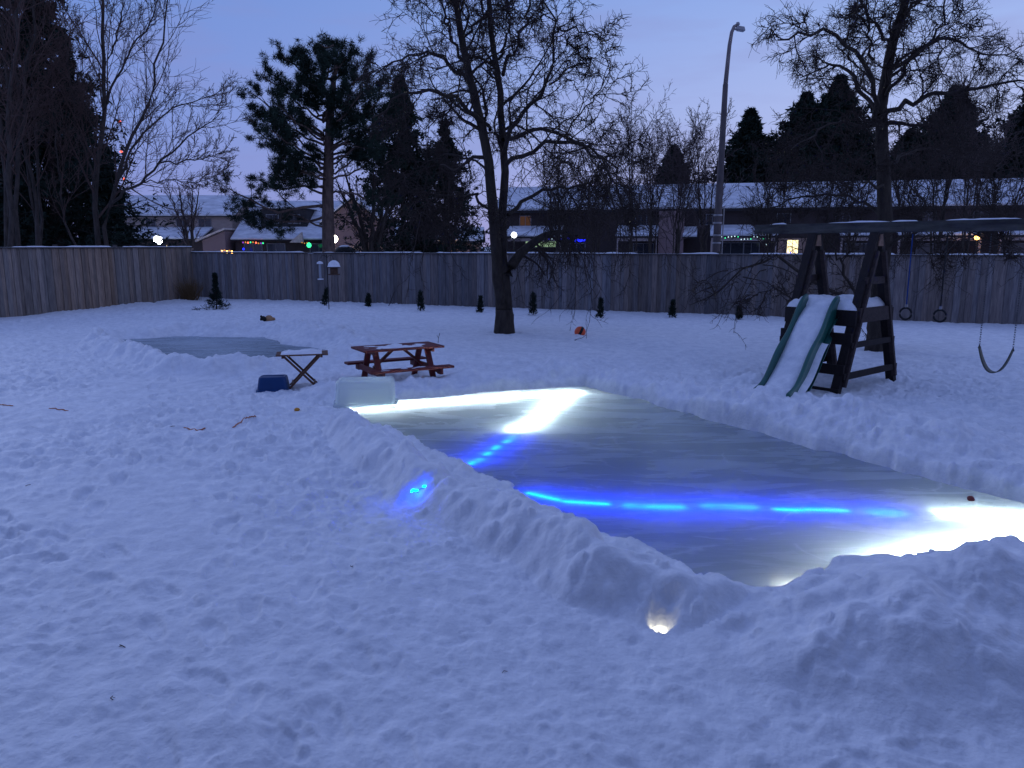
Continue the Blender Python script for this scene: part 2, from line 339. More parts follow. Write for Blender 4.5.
# ------------------------------------------------------------------ the snow covered yard
RINK = [P(336, 404), P(586, 386), P(1130, 531), P(762, 604)]
POND = [P(*p, .02) for p in [(124, 340), (180, 337), (266, 337), (292, 346), (352, 355), (285, 362), (205, 370), (146, 352)]]
BANK = [(344, 411, .25, .26, .26), (400, 451, .28, .28, .27), (440, 474, .28, .30, .27), (500, 493, .30, .32, .28), (560, 521, .31, .34, .30), (610, 547, .31, .34, .34),
        (660, 562, .26, .32, .38), (700, 574, .20, .30, .36), (742, 588, .10, .28, .34), (790, 592, .16, .3, .6), (850, 588, .22, .36, .9), (900, 575, .27, .36, 1.0), (950, 560, .28, .36, 1.1), (985, 549, .29, .36, 1.15), (1040, 551, .29, .36, 1.2), (1150, 530, .28, .36, 1.2)]
def snow_h(x, y):
    wx = x + .09 * fbm(x * 2.1, y * 2.1, 3, 11); wy = y + .09 * fbm(x * 2.1, y * 2.1, 3, 23)
    r = np.hypot(x, y); near = np.exp(-np.maximum(r - 1, 0) / 9)
    h = .05 + .045 * fbm(x * .5, y * .5, 3, 1) + .032 * fbm(x * 1.5, y * 1.5, 4, 5)
    calm = .34 + .60 * sstep(3.5, 8.5, r)
    tram = calm * sstep(-.35, .25, fbm(x * .35, y * .35, 2, 71) + .35)
    h += tram * (-.032 * dents(wx, wy, .47, .55, .10, .26, 31) - .030 * dents(wx + 3, wy, .25, .6, .06, .15, 41))
    h += tram * (.034 * dents(wx, wy + 7, .22, .55, .05, .13, 51, .7) + .026 * dents(wx, wy, .10, .55, .03, .065, 61, .8))
    h += .036 * fbm(wx * 7, wy * 7, 5, 81, .60) * (.22 + tram) * (.5 + .5 * sstep(3, 7, r))
    h += (.010 * fbm(x * 16, y * 16, 3, 141, .6) - .020 * dents(wx, wy, .15, .5, .03, .075, 143, .6)) * near * (.45 + .5 * sstep(-.3, .3, fbm(x * .6, y * .6, 2, 147)))
    rough = sstep(-.10, .35, fbm(x * .8 + 5, y * .8, 3, 77))
    h += rough * near * (.45 + .55 * sstep(3, 7, r)) * (.020 * np.minimum(1, 2.2 * dents(wx, wy, .085, .42, .016, .05, 161, .8)) + .026 * np.minimum(1, 2 * dents(wx, wy, .19, .30, .03, .085, 171, .7)))
    bw = x + .02 * fbm(x * 14, y * 14, 2, 13); bv = y + .02 * fbm(x * 14, y * 14, 2, 29)
    for bx, by, ba, bs in BOOTS:
        q = (np.abs(bw - bx) < .3) & (np.abs(bv - by) < .3)
        if q.any():
            ux = bw[q] - bx; uy = bv[q] - by; a_ = (ux * math.cos(ba) + uy * math.sin(ba)) / (.155 * bs); b_ = (-ux * math.sin(ba) + uy * math.cos(ba)) / (.060 * bs * (1 + .22 * np.clip(a_, -1, 1)))
            rr_ = (np.abs(a_) ** 2.6 + np.abs(b_) ** 2.6) ** (1 / 2.6); kk = .45 + .55 * float(sstep(3.5, 8, math.hypot(bx, by))); h[q] += -.034 * kk * sstep(1.12, .72, rr_) + .010 * kk * np.exp(-((rr_ - 1.28) / .18) ** 2)
    # smooth powder further out on the right side of the yard
    far = sstep(11.5, 15, y) * sstep(-4.5, -2.0, x); h = h * (1 - .55 * far) + .04 * far
    lump = fbm(wx * 3.1, wy * 3.1, 4, 91, .55); fine = fbm(wx * 9, wy * 9, 4, 95, .6)
    # wide apron behind the near banks
    ap = np.zeros_like(h)
    # bank along the camera side of the rink
    best = np.zeros_like(h)
    for i in range(len(BANK) - 1):
        a = BANK[i]; b = BANK[i + 1]; A = P(a[0], a[1], a[2]); B = P(b[0], b[1], b[2])
        d, t = seg_d(wx, wy, A, B); hh = a[2] + (b[2] - a[2]) * t; wi = a[3] + (b[3] - a[3]) * t; wo_ = a[4] + (b[4] - a[4]) * t
        side = (B[0] - A[0]) * (wy - A[1]) - (B[1] - A[1]) * (wx - A[0])      # > 0: rink side
        w = np.where(side > 0, wi, wo_ * 1.32)
        q = np.clip(1 - d / w, 0, 1); prof = q * q * (3 - 2 * q); prof = np.where(side > 0, prof ** .55, prof ** .8)
        best = np.maximum(best, prof * hh)
    edge = sstep(.02, .12, best); sm = 1 - .5 * sstep(1.2, 2.0, x) * sstep(4.9, 4.4, y)
    h = np.maximum(h * (1 - .3 * edge), best * (1 + .17 * lump * sm)) + sm * edge * (.066 * lump + .016 * fine + .030 * np.minimum(1, 2.2 * dents(wx, wy + 2, .17, .5, .04, .11, 181, .75)) + .010 * dents(wx, wy, .22, .6, .06, .15, 101, .8))
    # far and right banks of the rink
    s = poly_sd(x, y, RINK) + .12 * fbm(x * 1.7, y * 1.7, 4, 111) + .05 * fbm(x * 7, y * 7, 3, 113)
    for (A, B, hh, w) in ((RINK[0], RINK[1], .17, .34), (RINK[1], RINK[2], .235, .48)):
        n = np.array((-(B[1] - A[1]), B[0] - A[0])); n = n / np.linalg.norm(n)
        off = .36 if hh < .18 else .50
        d, t = seg_d(wx, wy, A[:2] + n * off, B[:2] + n * off)
        q = np.exp(-(d / w) ** 2); h += q * (hh + .10 * lump + .03 * fine + .04 * np.minimum(1, 2 * dents(wx, wy, .24, .5, .06, .14, 191, .75))) * (.75 + .4 * fbm(x * .9, y * .9, 2, 121))
    # small pond of ice at the back left
    s2 = poly_sd(x, y, POND) + .36 * fbm(x * 1.1, y * 1.1, 4, 131) - .05
    q = np.exp(-((s2 - .50) / .30) ** 2); h += q * (.20 + .13 * lump + .04 * np.minimum(1, 2 * dents(wx, wy, .30, .5, .08, .18, 193, .75)))
    # heaps thrown about
    for px_, py_, rx_, ry_, hh in HEAPS:
        c0 = P(px_, py_); e = np.exp(-((wx - c0[0]) / rx_) ** 2 - ((wy - c0[1]) / ry_) ** 2); h += e * hh * (1 + .5 * lump)
    # hollows where the buried lights melt through
    for px_, py_, zz, rr, dep in HOLES:
        c0 = P(px_, py_, zz); e = np.exp(-(((x + .05 * fbm(x * 8, y * 8, 3, 7) - c0[0]) ** 2 + (y + .05 * fbm(x * 8, y * 8, 3, 9) - c0[1]) ** 2 * 1.6) / rr ** 2) ** 1.5); h -= e * dep
    # ice beds: snow drops below the ice sheet inside the outlines
    k1 = sstep(.05, -.06, s) * sstep(.06, -.02, best - .05 - .2 * sstep(.0, -.3, s)); h = h * (1 - k1) - .12 * k1
    k2 = sstep(.06, -.08, s2); h = h * (1 - k2) - .06 * k2
    h -= .10 * sstep(36, 60, r) * 0
    return h
HEAPS = [(190, 297, .4, .4, .24), (165, 302, .5, .4, .08), (245, 297, .8, .5, .12), (300, 330, .9, .5, .20), (330, 340, .6, .5, .22), (355, 344, .5, .5, .2),
         (385, 333, .9, .5, .12), (200, 330, 1.4, .4, .12), (545, 380, .55, .35, .20), (470, 386, .6, .3, .12), (620, 390, .5, .4, .10), (770, 400, .45, .45, .18), (745, 420, .7, .5, .14),
         (880, 440, .6, .5, .12), (960, 455, .6, .5, .12), (650, 345, 1.5, .6, .06), (835, 388, 1.5, 1.1, -.07), (758, 388, .42, .30, .20), (800, 407, .35, .2, .07), (1010, 640, .9, .7, .10), (860, 690, .8, .5, .06), (110, 352, .8, .6, .10), (330, 395, .35, .3, .10), (215, 372, .6, .35, .1)]
HOLES = [(421, 496, .10, .14, .09), (661, 610, .12, .085, .09), (672, 600, .13, .05, .05), (651, 616, .09, .05, .04)]

def boots():
    g = random.Random(5); out = []
    for pts in ([(-.9, 1.6), (-1.6, 4.2), (-2.6, 7.5), (-3.3, 10.2)], [(-.2, 1.9), (-1.0, 3.8), (-1.5, 5.8), (-2.5, 8.3)], [(-3.9, 2.6), (-3.2, 5.5), (-4.2, 9.0), (-5.5, 12.2)], [(-.6, 2.6), (-2.6, 4.6), (-5.6, 6.2)], [(.4, 1.9), (1.4, 2.6), (3.2, 2.8)],
                [(-3.2, 10.2), (-1.0, 12.6), (1.5, 13.0), (3.5, 11.6)], [(1.8, 11.5), (3.4, 9.2), (5.4, 8.0), (6.8, 7.0)], [(4.2, 9.3), (6.4, 9.9), (8.0, 9.2)], [(-7.5, 7), (-6.8, 11), (-8.8, 14)], [(2.2, 12.6), (4.0, 15), (2.0, 17.5)], [(5.0, 9.0), (5.6, 7.0), (6.2, 5.6)]):
        for a, b in zip(pts[:-1], pts[1:]):
            d = math.hypot(b[0] - a[0], b[1] - a[1]); an = math.atan2(b[1] - a[1], b[0] - a[0]); k = 0; s_ = 0.
            while s_ < d:
                sd2 = .11 * (1 if k % 2 else -1); x_ = a[0] + (b[0] - a[0]) * s_ / d - math.sin(an) * sd2 + g.uniform(-.05, .05); y_ = a[1] + (b[1] - a[1]) * s_ / d + math.cos(an) * sd2 + g.uniform(-.05, .05)
                if g.random() < .8: out.append((x_, y_, an + g.uniform(-.3, .3), g.uniform(.9, 1.1)))
                s_ += g.uniform(.30, .42); k += 1
    return out
BOOTS = boots()
def ground_mesh():
    t0 = np.concatenate([np.linspace(-180, -48, 90, endpoint=False), np.linspace(-48, 44, 1150, endpoint=False), np.linspace(44, 180, 92, endpoint=False)])
    th = np.radians(t0)
    r = [0.02, .3, .6, .9, 1.2]
    while r[-1] < 34: r.append(r[-1] * 1.0052)
    while r[-1] < 1500: r.append(r[-1] * 1.07)
    r = np.array(r); T, Rr = np.meshgrid(th, r)
    X = Rr * np.sin(T); Y = Rr * np.cos(T)
    m = r < 60; Z = np.full(X.shape, .05)
    Z[m] = snow_h(X[m].ravel(), Y[m].ravel()).reshape(X[m].shape)
    fade = sstep(34, 55, Rr); Z = Z * (1 - fade) + .05 * fade
    v = np.stack([X, Y, Z], -1).reshape(-1, 3); nr, ntn = X.shape
    i = np.arange(nr - 1)[:, None]; j = np.arange(ntn)[None]; j2 = (j + 1) % ntn
    f = np.stack([i * ntn + j, i * ntn + j2, (i + 1) * ntn + j2, (i + 1) * ntn + j], -1).reshape(-1, 4)
    return tag(np_mesh('snow_ground', v, f[:, ::-1], M['snow'], smooth=True), kind='structure')
ground_mesh()
def gz(x, y): return float(snow_h(np.array([float(x)]), np.array([float(y)]))[0])
def G(px, py, z0=.05):
    p = P(px, py, z0); z = gz(p[0], p[1]); p = P(px, py, z); return np.array((p[0], p[1], gz(p[0], p[1])))

def flat_poly(name, poly, z, grow, m):
    c = np.mean(np.array(poly)[:, :2], 0); b = MB(); pts = []
    for p in poly:
        d = np.array(p[:2]) - c; pts.append((*(c + d * (1 + grow / np.linalg.norm(d))), z))
    b.add(pts[::-1], [tuple(range(len(pts)))]); o = b.build(name, m); assert o.data.polygons[0].normal.z > 0; return tag(o, kind='structure')
flat_poly('rink_ice', RINK, 0.0, .22, M['ice'])
flat_poly('pond_ice', POND, 0.02, .18, M['pond'])

# LED rope lights frozen into the ice
def led_string(name, label, pts, m, seg, gap, z, w=.02, group='rope lights frozen around the rink', jit=.03, seed=1):
    rnd = random.Random(seed); root = empty(name, tuple(pts[0]), 0, label, 'rope light', group); o0 = np.array(pts[0], float)
    wb = MB(); wb.tube([np.array((p[0], p[1], p[2] if len(p) > 2 else z)) - o0 for p in pts], .006, 6); wb.build('cord', M['wire'], root)
    for a, b in zip(pts[:-1], pts[1:]):
        a = np.array((a[0], a[1], a[2] if len(a) > 2 else z)); b = np.array((b[0], b[1], b[2] if len(b) > 2 else z))
        ln = np.linalg.norm(b - a); d = (b - a) / ln; s = gap * .4; k = 0
        while s < ln:
            e = min(ln, s + seg * rnd.uniform(.75, 1.1)); j = np.array((rnd.uniform(-jit, jit), rnd.uniform(-jit, jit), rnd.uniform(-.015, .012)))
            lb = MB(); lb.bar(a + d * s - o0 + j, a + d * e - o0 + j, w, w); lb.build('led_segment', m, root); s = e + gap * rnd.uniform(.8, 1.25); k += 1
    return root
def p3(px, py, z): q = P(px, py); return np.array((q[0], q[1], z))
ZL = -.038; ZD = -.055; ZT = .012
led_string('rope_light', 'white glowing rope light along the far edge of the big rink behind the clear bin', [p3(341, 409, ZD), p3(400, 405, ZD), p3(480, 399, ZD), p3(577, 391.5, ZD)], M['led_strong'], .4, .03, ZD, .024, seed=2)
led_string('rope_light', 'white glowing rope light running from the far rink corner towards the blue lights', [p3(572, 392, ZD), p3(545, 412, ZD), p3(514, 431, ZD)], M['led_white'], .3, .05, ZD, .03, seed=3)
led_string('rope_light', 'short blue rope light with four bright spots beside the left snow bank', [p3(519, 435, ZL), p3(498, 445, ZL), p3(478, 461, ZL), p3(455, 474, ZL)], M['led_blue'], .16, .09, ZL, .022, jit=.02, seed=4)
led_string('rope_light', 'long blue rope light crossing the rink in the middle of the photo', [p3(522, 492, ZL), p3(560, 501, ZL), p3(640, 506, ZL), p3(720, 507, ZL), p3(800, 510, ZL), p3(905, 513, ZL)], M['led_blue'], .34, .10, ZL, .026, jit=.015, seed=5)
led_string('rope_light', 'white glowing rope light at the right edge of the photo beyond the blue one', [p3(935, 514, ZL), p3(1130, 520, ZL)], M['led_white'], .3, .05, ZL, seed=6)
led_string('rope_light', 'bright white rope light hidden behind the near right snow bank', [p3(1110, 531, ZD), p3(985, 546, ZD), p3(880, 573, ZD)], M['led_strong'], .3, .05, ZL, seed=7)
led_string('rope_light', 'faint yellowish rope light at the nearest corner of the big rink', [p3(868, 577, ZL), p3(778, 591, ZL)], M['led_warm'], .2, .2, ZL, .012, seed=8)

# ------------------------------------------------------------------ fences
def fence(name, a, b, top, label, seed, tint, cap=True, zb=-.1):
    rnd = random.Random(seed); a = np.array(a, float); b = np.array(b, float); d = b - a; ln = np.linalg.norm(d); d /= ln; n = np.array((d[1], -d[0]))
    root = empty(name, (a[0], a[1], 0), math.atan2(d[1], d[0]), label, 'fence')
    bd = MB(); x = 0; run = 1.0; k = 0
    while x < ln:
        w = .138 + rnd.uniform(-.003, .003)
        if k % 17 == 0: run = rnd.choice([.88, .96, 1.0, 1.05, 1.1]); warm = rnd.uniform(-.05, .09)
        g = run * rnd.uniform(.72, 1.18); wm = warm + rnd.uniform(-.06, .09)
        bd.box((x + w / 2, (k % 2) * .020 + rnd.uniform(-.003, .003), (top + zb) / 2 + rnd.uniform(-.012, .010)), (w + .012, .018, top - zb), ry=rnd.uniform(-.004, .004), col=(g * tint[0] * (1 + wm), g * tint[1], g * tint[2] * (1 - wm)))
        x += w + .002; k += 1
    bd.build('board_panel', M['fence'], root, tone=True)
    rl = MB()
    for z in (.35, 1.05, top - .12): rl.box((ln / 2, .06, z), (ln, .04, .09))
    if cap: rl.box((ln / 2, .02, top + .02), (ln, .14, .035))
    rl.build('rail', M['fence_rail'], root)
    q = 0.0
    while q < ln + .1:
        pm = MB(); pm.box((q, .10, top / 2), (.10, .10, top + .22)); pm.build('post', M['fence_rail'], root); q += 2.44
    # snow on the cap
    n_ = int(ln / .09); xs = np.linspace(0, ln, n_); hs = .018 + .028 * np.clip(fbm(xs * 2.2, xs * 0 + seed, 4, seed) + .35, 0, 1.4)
    hs = np.where(fbm(xs * .9, xs * 0 + 3, 2, seed + 9) < -.28, .002, hs)
    zc = top + .039; v = []; f = []
    for i in range(n_):
        v += [(xs[i], -.045, zc), (xs[i], -.03, zc + hs[i] * .85), (xs[i], .03, zc + hs[i]), (xs[i], .085, zc)]
    for i in range(n_ - 1):
        for j in range(3): f.append((i * 4 + j, i * 4 + j + 1, (i + 1) * 4 + j + 1, (i + 1) * 4 + j))
    sb = MB(); sb.add(v, f); sb.build('snow_cap', M['snow_far'], root, smooth=True)
    return root
FL = P(195, 299); FR = P(1024, 327); dv = (FR - FL) / np.linalg.norm(FR - FL)
fence('wooden_fence', FL[:2], (FR + dv * 7)[:2], 1.74, 'long grey board fence with a snowy top rail across the back of the yard', 3, (.90, .93, 1.0))
dl = (P(0, 319) - FL); dl /= np.linalg.norm(dl)
fence('wooden_fence', (FL + dl * 16)[:2], (FL + dl * .01)[:2], 1.93, 'taller brown board fence at the left side of the yard, tinted lighter as if facing the light', 7, (1.16, 1.08, 1.0))  # lighter tint puts the light this fence faces into its board colour

# ------------------------------------------------------------------ trees
def norm(a): return a / (np.linalg.norm(a, axis=-1, keepdims=True) + 1e-9)
class Wood:
    """collects polylines, grown level by level, and turns them into tubes"""
    def __init__(s, seed): s.g = np.random.default_rng(seed); s.thick = []; s.thin = []
    def grow(s, st, di, ln, ra, K, wander, trop=(0, 0, 0), taper=.25, thin=True, tropgain=0.):
        g = s.g; n = len(st); pts = np.zeros((n, K, 3)); pts[:, 0] = st; d = norm(di); step = (ln / (K - 1))[:, None]
        for k in range(1, K):
            d = norm(d + g.normal(0, wander, (n, 3)) + np.array(trop) * (1 + tropgain * k)); pts[:, k] = pts[:, k - 1] + d * step
        rad = ra[:, None] * (1 - (1 - taper) * np.linspace(0, 1, K)[None] ** .8)
        (s.thin if thin else s.thick).append((pts, rad)); return pts, rad
    def poly(s, pts, r0, r1, K=14, jit=.03, thin=False):
        p = np.array(pts, float); t = np.linspace(0, len(p) - 1, K); i = np.minimum(t.astype(int), len(p) - 2); f = (t - i)[:, None]
        pm = np.vstack([p[0] * 2 - p[1], p, p[-1] * 2 - p[-2]]); a, b, c, d = pm[i], pm[i + 1], pm[i + 2], pm[i + 3]
        q = .5 * ((2 * b) + (-a + c) * f + (2 * a - 5 * b + 4 * c - d) * f ** 2 + (-a + 3 * b - 3 * c + d) * f ** 3)
        q[1:-1] += s.g.normal(0, jit, (K - 2, 3)); rad = np.linspace(1, 0, K) ** .9 * (r0 - r1) + r1
        (s.thin if thin else s.thick).append((q[None], rad[None])); return q[None], rad[None]
    def spawn(s, par, m, t0, t1, ang, lr, l0=None, rr=.55, angj=12, up=0., minr=.0, even=True):
        pts, rad = par; g = s.g; n, K, _ = pts.shape
        tt = t0 + (t1 - t0) * ((np.arange(m)[None] + g.random((n, m))) / m) if even else g.uniform(t0, t1, (n, m))
        x = tt * (K - 1); i = np.minimum(x.astype(int), K - 2); f = (x - i)[..., None]; ar = np.arange(n)[:, None]
        st = pts[ar, i] * (1 - f) + pts[ar, i + 1] * f; d = norm(pts[ar, i + 1] - pts[ar, i])
        r = (rad[ar, i] * (1 - f[..., 0]) + rad[ar, i + 1] * f[..., 0]) * rr * g.uniform(.7, 1.1, (n, m))
        q = norm(np.cross(d, norm(g.normal(0, 1, (n, m, 3))))); a = np.radians(g.normal(ang, angj, (n, m)))[..., None]
        nd = d * np.cos(a) + q * np.sin(a); nd[..., 2] += up; nd = norm(nd)
        tot = np.linalg.norm(np.diff(pts, axis=1), axis=2).sum(1)[:, None] if l0 is None else l0
        ln = tot * lr * (1.15 - .6 * tt) * g.uniform(.55, 1.25, (n, m)) if l0 is None else l0 * g.uniform(.5, 1.3, (n, m))
        return st.reshape(-1, 3), nd.reshape(-1, 3), ln.ravel(), np.maximum(r.ravel(), minr)
    @staticmethod
    def tubes(lst, n):
        V = []; F = []; off = 0
        for pts, rad in lst:
            N_, K, _ = pts.shape; tg = norm(np.gradient(pts, axis=1)); ref = np.where(np.abs(tg[..., 2:3]) > .9, np.array((1., 0, 0)), np.array((0, 0, 1.)))
            a = norm(np.cross(tg, ref)); b = np.cross(tg, a); an = np.arange(n) * 2 * math.pi / n
            v = pts[:, :, None] + rad[:, :, None, None] * (np.cos(an)[None, None, :, None] * a[:, :, None] + np.sin(an)[None, None, :, None] * b[:, :, None])
            base = off + np.arange(N_)[:, None, None] * K * n; i = np.arange(K - 1)[None, :, None]; j = np.arange(n)[None, None]; j2 = (j + 1) % n
            F.append(np.stack([base + i * n + j, base + i * n + j2, base + (i + 1) * n + j2, base + (i + 1) * n + j], -1).reshape(-1, 4))
            V.append(v.reshape(-1, 3)); off += N_ * K * n
        return np.vstack(V), np.vstack(F)
    def build(s, root, mt, mw, nthick=9, nthin=3, names=('trunk', 'crown')):
        o = np.array(root.location)
        if s.thick: v, f = s.tubes(s.thick, nthick); np_mesh(names[0], v - o, f, mt, root, smooth=True)
        if s.thin: v, f = s.tubes(s.thin, nthin); np_mesh(names[1], v - o, f, mw, root, smooth=True)
def gnarly(w, limbs, m1=9, m2=5, m3=4, m4=3, rmin=.006, droop=-.02, l1=.42, t0=.18, up=.1, spur=.10):
    for lb in limbs:
        a = w.grow(*w.spawn(lb, m1 + 2, t0, 1, 50, l1, up=up, minr=.014), 11, .19, (0, 0, droop), .3)
        b = w.grow(*w.spawn(a, m2 + 1, .15, 1, 46, .50, minr=.010), 8, .22, (0, 0, droop), .35)
        c = w.grow(*w.spawn(b, m3, .15, 1, 48, .55, minr=rmin * 1.2), 6, .24, (0, 0, droop), .5)
        w.grow(*w.spawn(c, m4 + 1, .1, 1, 52, None, l0=spur * 1.9, minr=rmin * .9), 4, .3, (0, 0, droop), .6)
        w.grow(*w.spawn(b, 3, .1, 1, 60, None, l0=spur, minr=rmin * 1.2), 3, .3, (0, 0, 0), .6)

# -- big old tree in the yard, centre
def centre_tree():
    Y = 17.9; B = G(503, 333)
    root = empty('old_fruit_tree', (B[0], B[1], 0), 0, 'tall gnarled bare tree standing in the yard with drooping right side twigs', 'tree'); w = Wood(11)
    def q(px, py, dy=0): return Q(px, py, Y + dy)
    lm = []
    base = np.array((B[0], B[1], -.1))
    T1 = w.poly([base, q(501, 300), q(496, 250), q(493, 200), q(488, 160, -.1), q(478, 110, -.2), q(468, 70, -.3), q(458, 20, -.4), q(450, -60, -.6), q(446, -130, -.7)], .155, .04, 26, .012)
    T2 = w.poly([base + (.14, 0.05, 0), q(507, 305), q(503, 262, .1), q(502, 225, .2), q(505, 170, .3), q(502, 130, .3), q(498, 80, .3), q(490, 20, .4), q(488, -60, .5), q(492, -160, .4)], .13, .035, 26, .012)
    fl = w.poly([base + (.03, 0, 0), base + (.03, 0, .2), base + (.03, 0, .7)], .29, .19, 5, 0)
    L1 = w.poly([q(508, 275), q(520, 255), q(540, 238, -.3), q(560, 232, -.6), q(577, 236, -.9)], .13, .03, 12, .02)
    specs = [
        ([q(486, 125), q(470, 112, -.5), q(455, 100, -1), q(430, 92, -1.6), q(400, 97, -2.2), q(372, 118, -2.6)], .10, .02),
        ([q(475, 90), q(460, 72, .4), q(440, 58, .8), q(420, 52, 1.2), q(396, 60, 1.8), q(374, 75, 2.2)], .085, .018),
        ([q(490, 130), q(478, 118, .6), q(462, 108, 1), q(448, 110, 1.5), q(425, 130, 2)], .07, .015),
        ([q(497, 215), q(480, 200, -.6), q(462, 192, -1.1), q(440, 196, -1.6), q(415, 214, -2)], .06, .014),
        ([q(505, 150), q(512, 128, -.5), q(525, 110, -1), q(545, 90, -1.5), q(552, 60, -1.9), q(553, 20, -2.1), q(540, -20, -2.2)], .09, .02),
        ([q(508, 215), q(525, 200, .5), q(545, 190, .8), q(562, 188, 1), q(585, 185, 1.4), q(606, 175, 1.7), q(618, 150, 2)], .08, .015),
        ([q(503, 140), q(520, 134, .5), q(545, 132, .9), q(575, 140, 1.2), q(596, 152, 1.5), q(612, 170, 1.8), q(620, 200, 2)], .085, .02),
        ([q(506, 165), q(530, 150, -.7), q(560, 141, -1.2), q(590, 150, -1.6), q(612, 185, -2), q(618, 225, -2.2)], .085, .02),
        ([q(553, 40, -2), q(562, 30, -2.2), q(578, 30, -2.4), q(596, 36, -2.6), q(609, 40, -2.7)], .04, .012),
        ([q(549, 85, -1.6), q(565, 72, -1.9), q(585, 62, -2.2), q(597, 58, -2.3)], .035, .01),
        ([q(550, 158, -1), q(575, 118, -1.2), q(595, 100, -1.3), q(609, 72, -1.4), q(610, 58, -1.4)], .03, .008),
        ([q(503, 75), q(520, 40, .5), q(528, 0, .9), q(535, -60, 1.2)], .07, .02),
        ([q(470, 70), q(452, 35, -.5), q(440, 0, -.8), q(425, -50, -1)], .06, .02),
        ([q(498, 60), q(508, 20, -.5), q(515, -40, -.9)], .05, .02),
        ([q(462, 40), q(480, 10, .5), q(478, -50, .8)], .05, .02),
        ([q(492, 180), q(480, 165, .9), q(460, 155, 1.5), q(430, 160, 2.1), q(408, 178, 2.6)], .055, .012)]
    limbs = [w.poly(p, a * .62, b * .62, 14, .045) for p, a, b in specs]
    small = limbs[8:11]; limbs = limbs[:8] + limbs[11:]
    gnarly(w, limbs, 9, 6, 4, 2, .006, -.03, .42); gnarly(w, small, 4, 4, 3, 2, .006, 0, .45)
    gnarly(w, [L1], 6, 4, 3, 2, .005, -.16, .6)
    up = lambda t: (t[0][:, 8:], t[1][:, 8:])
    gnarly(w, [up(T1), up(T2)], 14, 5, 4, 2, .006, -.02, .24)
    # weeping curtains low on the right and a few low on the left
    g = w.g; S = []; 
    for px, py, dy in [(560, 150, -1.2), (575, 145, -1.3), (588, 152, -1.6), (600, 165, -1.8), (610, 185, -2), (540, 238, -.3), (560, 232, -.6), (575, 236, -.9), (600, 170, 1.6), (585, 186, 1.3), (612, 176, 1.8), (560, 190, 1), (590, 205, 0), (570, 215, -.4), (430, 196, -1.6), (415, 214, -2), (410, 180, 2.5), (600, 190, -1.9), (606, 205, -2)]:
        for k in range(4): S.append(q(px + g.uniform(-10, 10), py + g.uniform(-8, 8), dy + g.uniform(-.5, .5)))
    S = np.array(S); n = len(S); D = g.normal(0, .6, (n, 3)); D[:, 2] = -.2
    a = w.grow(S, D, g.uniform(1.3, 2.7, n), np.full(n, .014), 12, .13, (0, 0, -.16), .3)
    b = w.grow(*w.spawn(a, 6, .1, 1, 45, .35, minr=.006), 6, .2, (0, 0, -.10), .4)
    w.grow(*w.spawn(b, 3, .2, 1, 55, None, l0=.2, minr=.005), 3, .3, (0, 0, -.03), .5)
    w.build(root, M['bark'], M['twig'])
centre_tree()

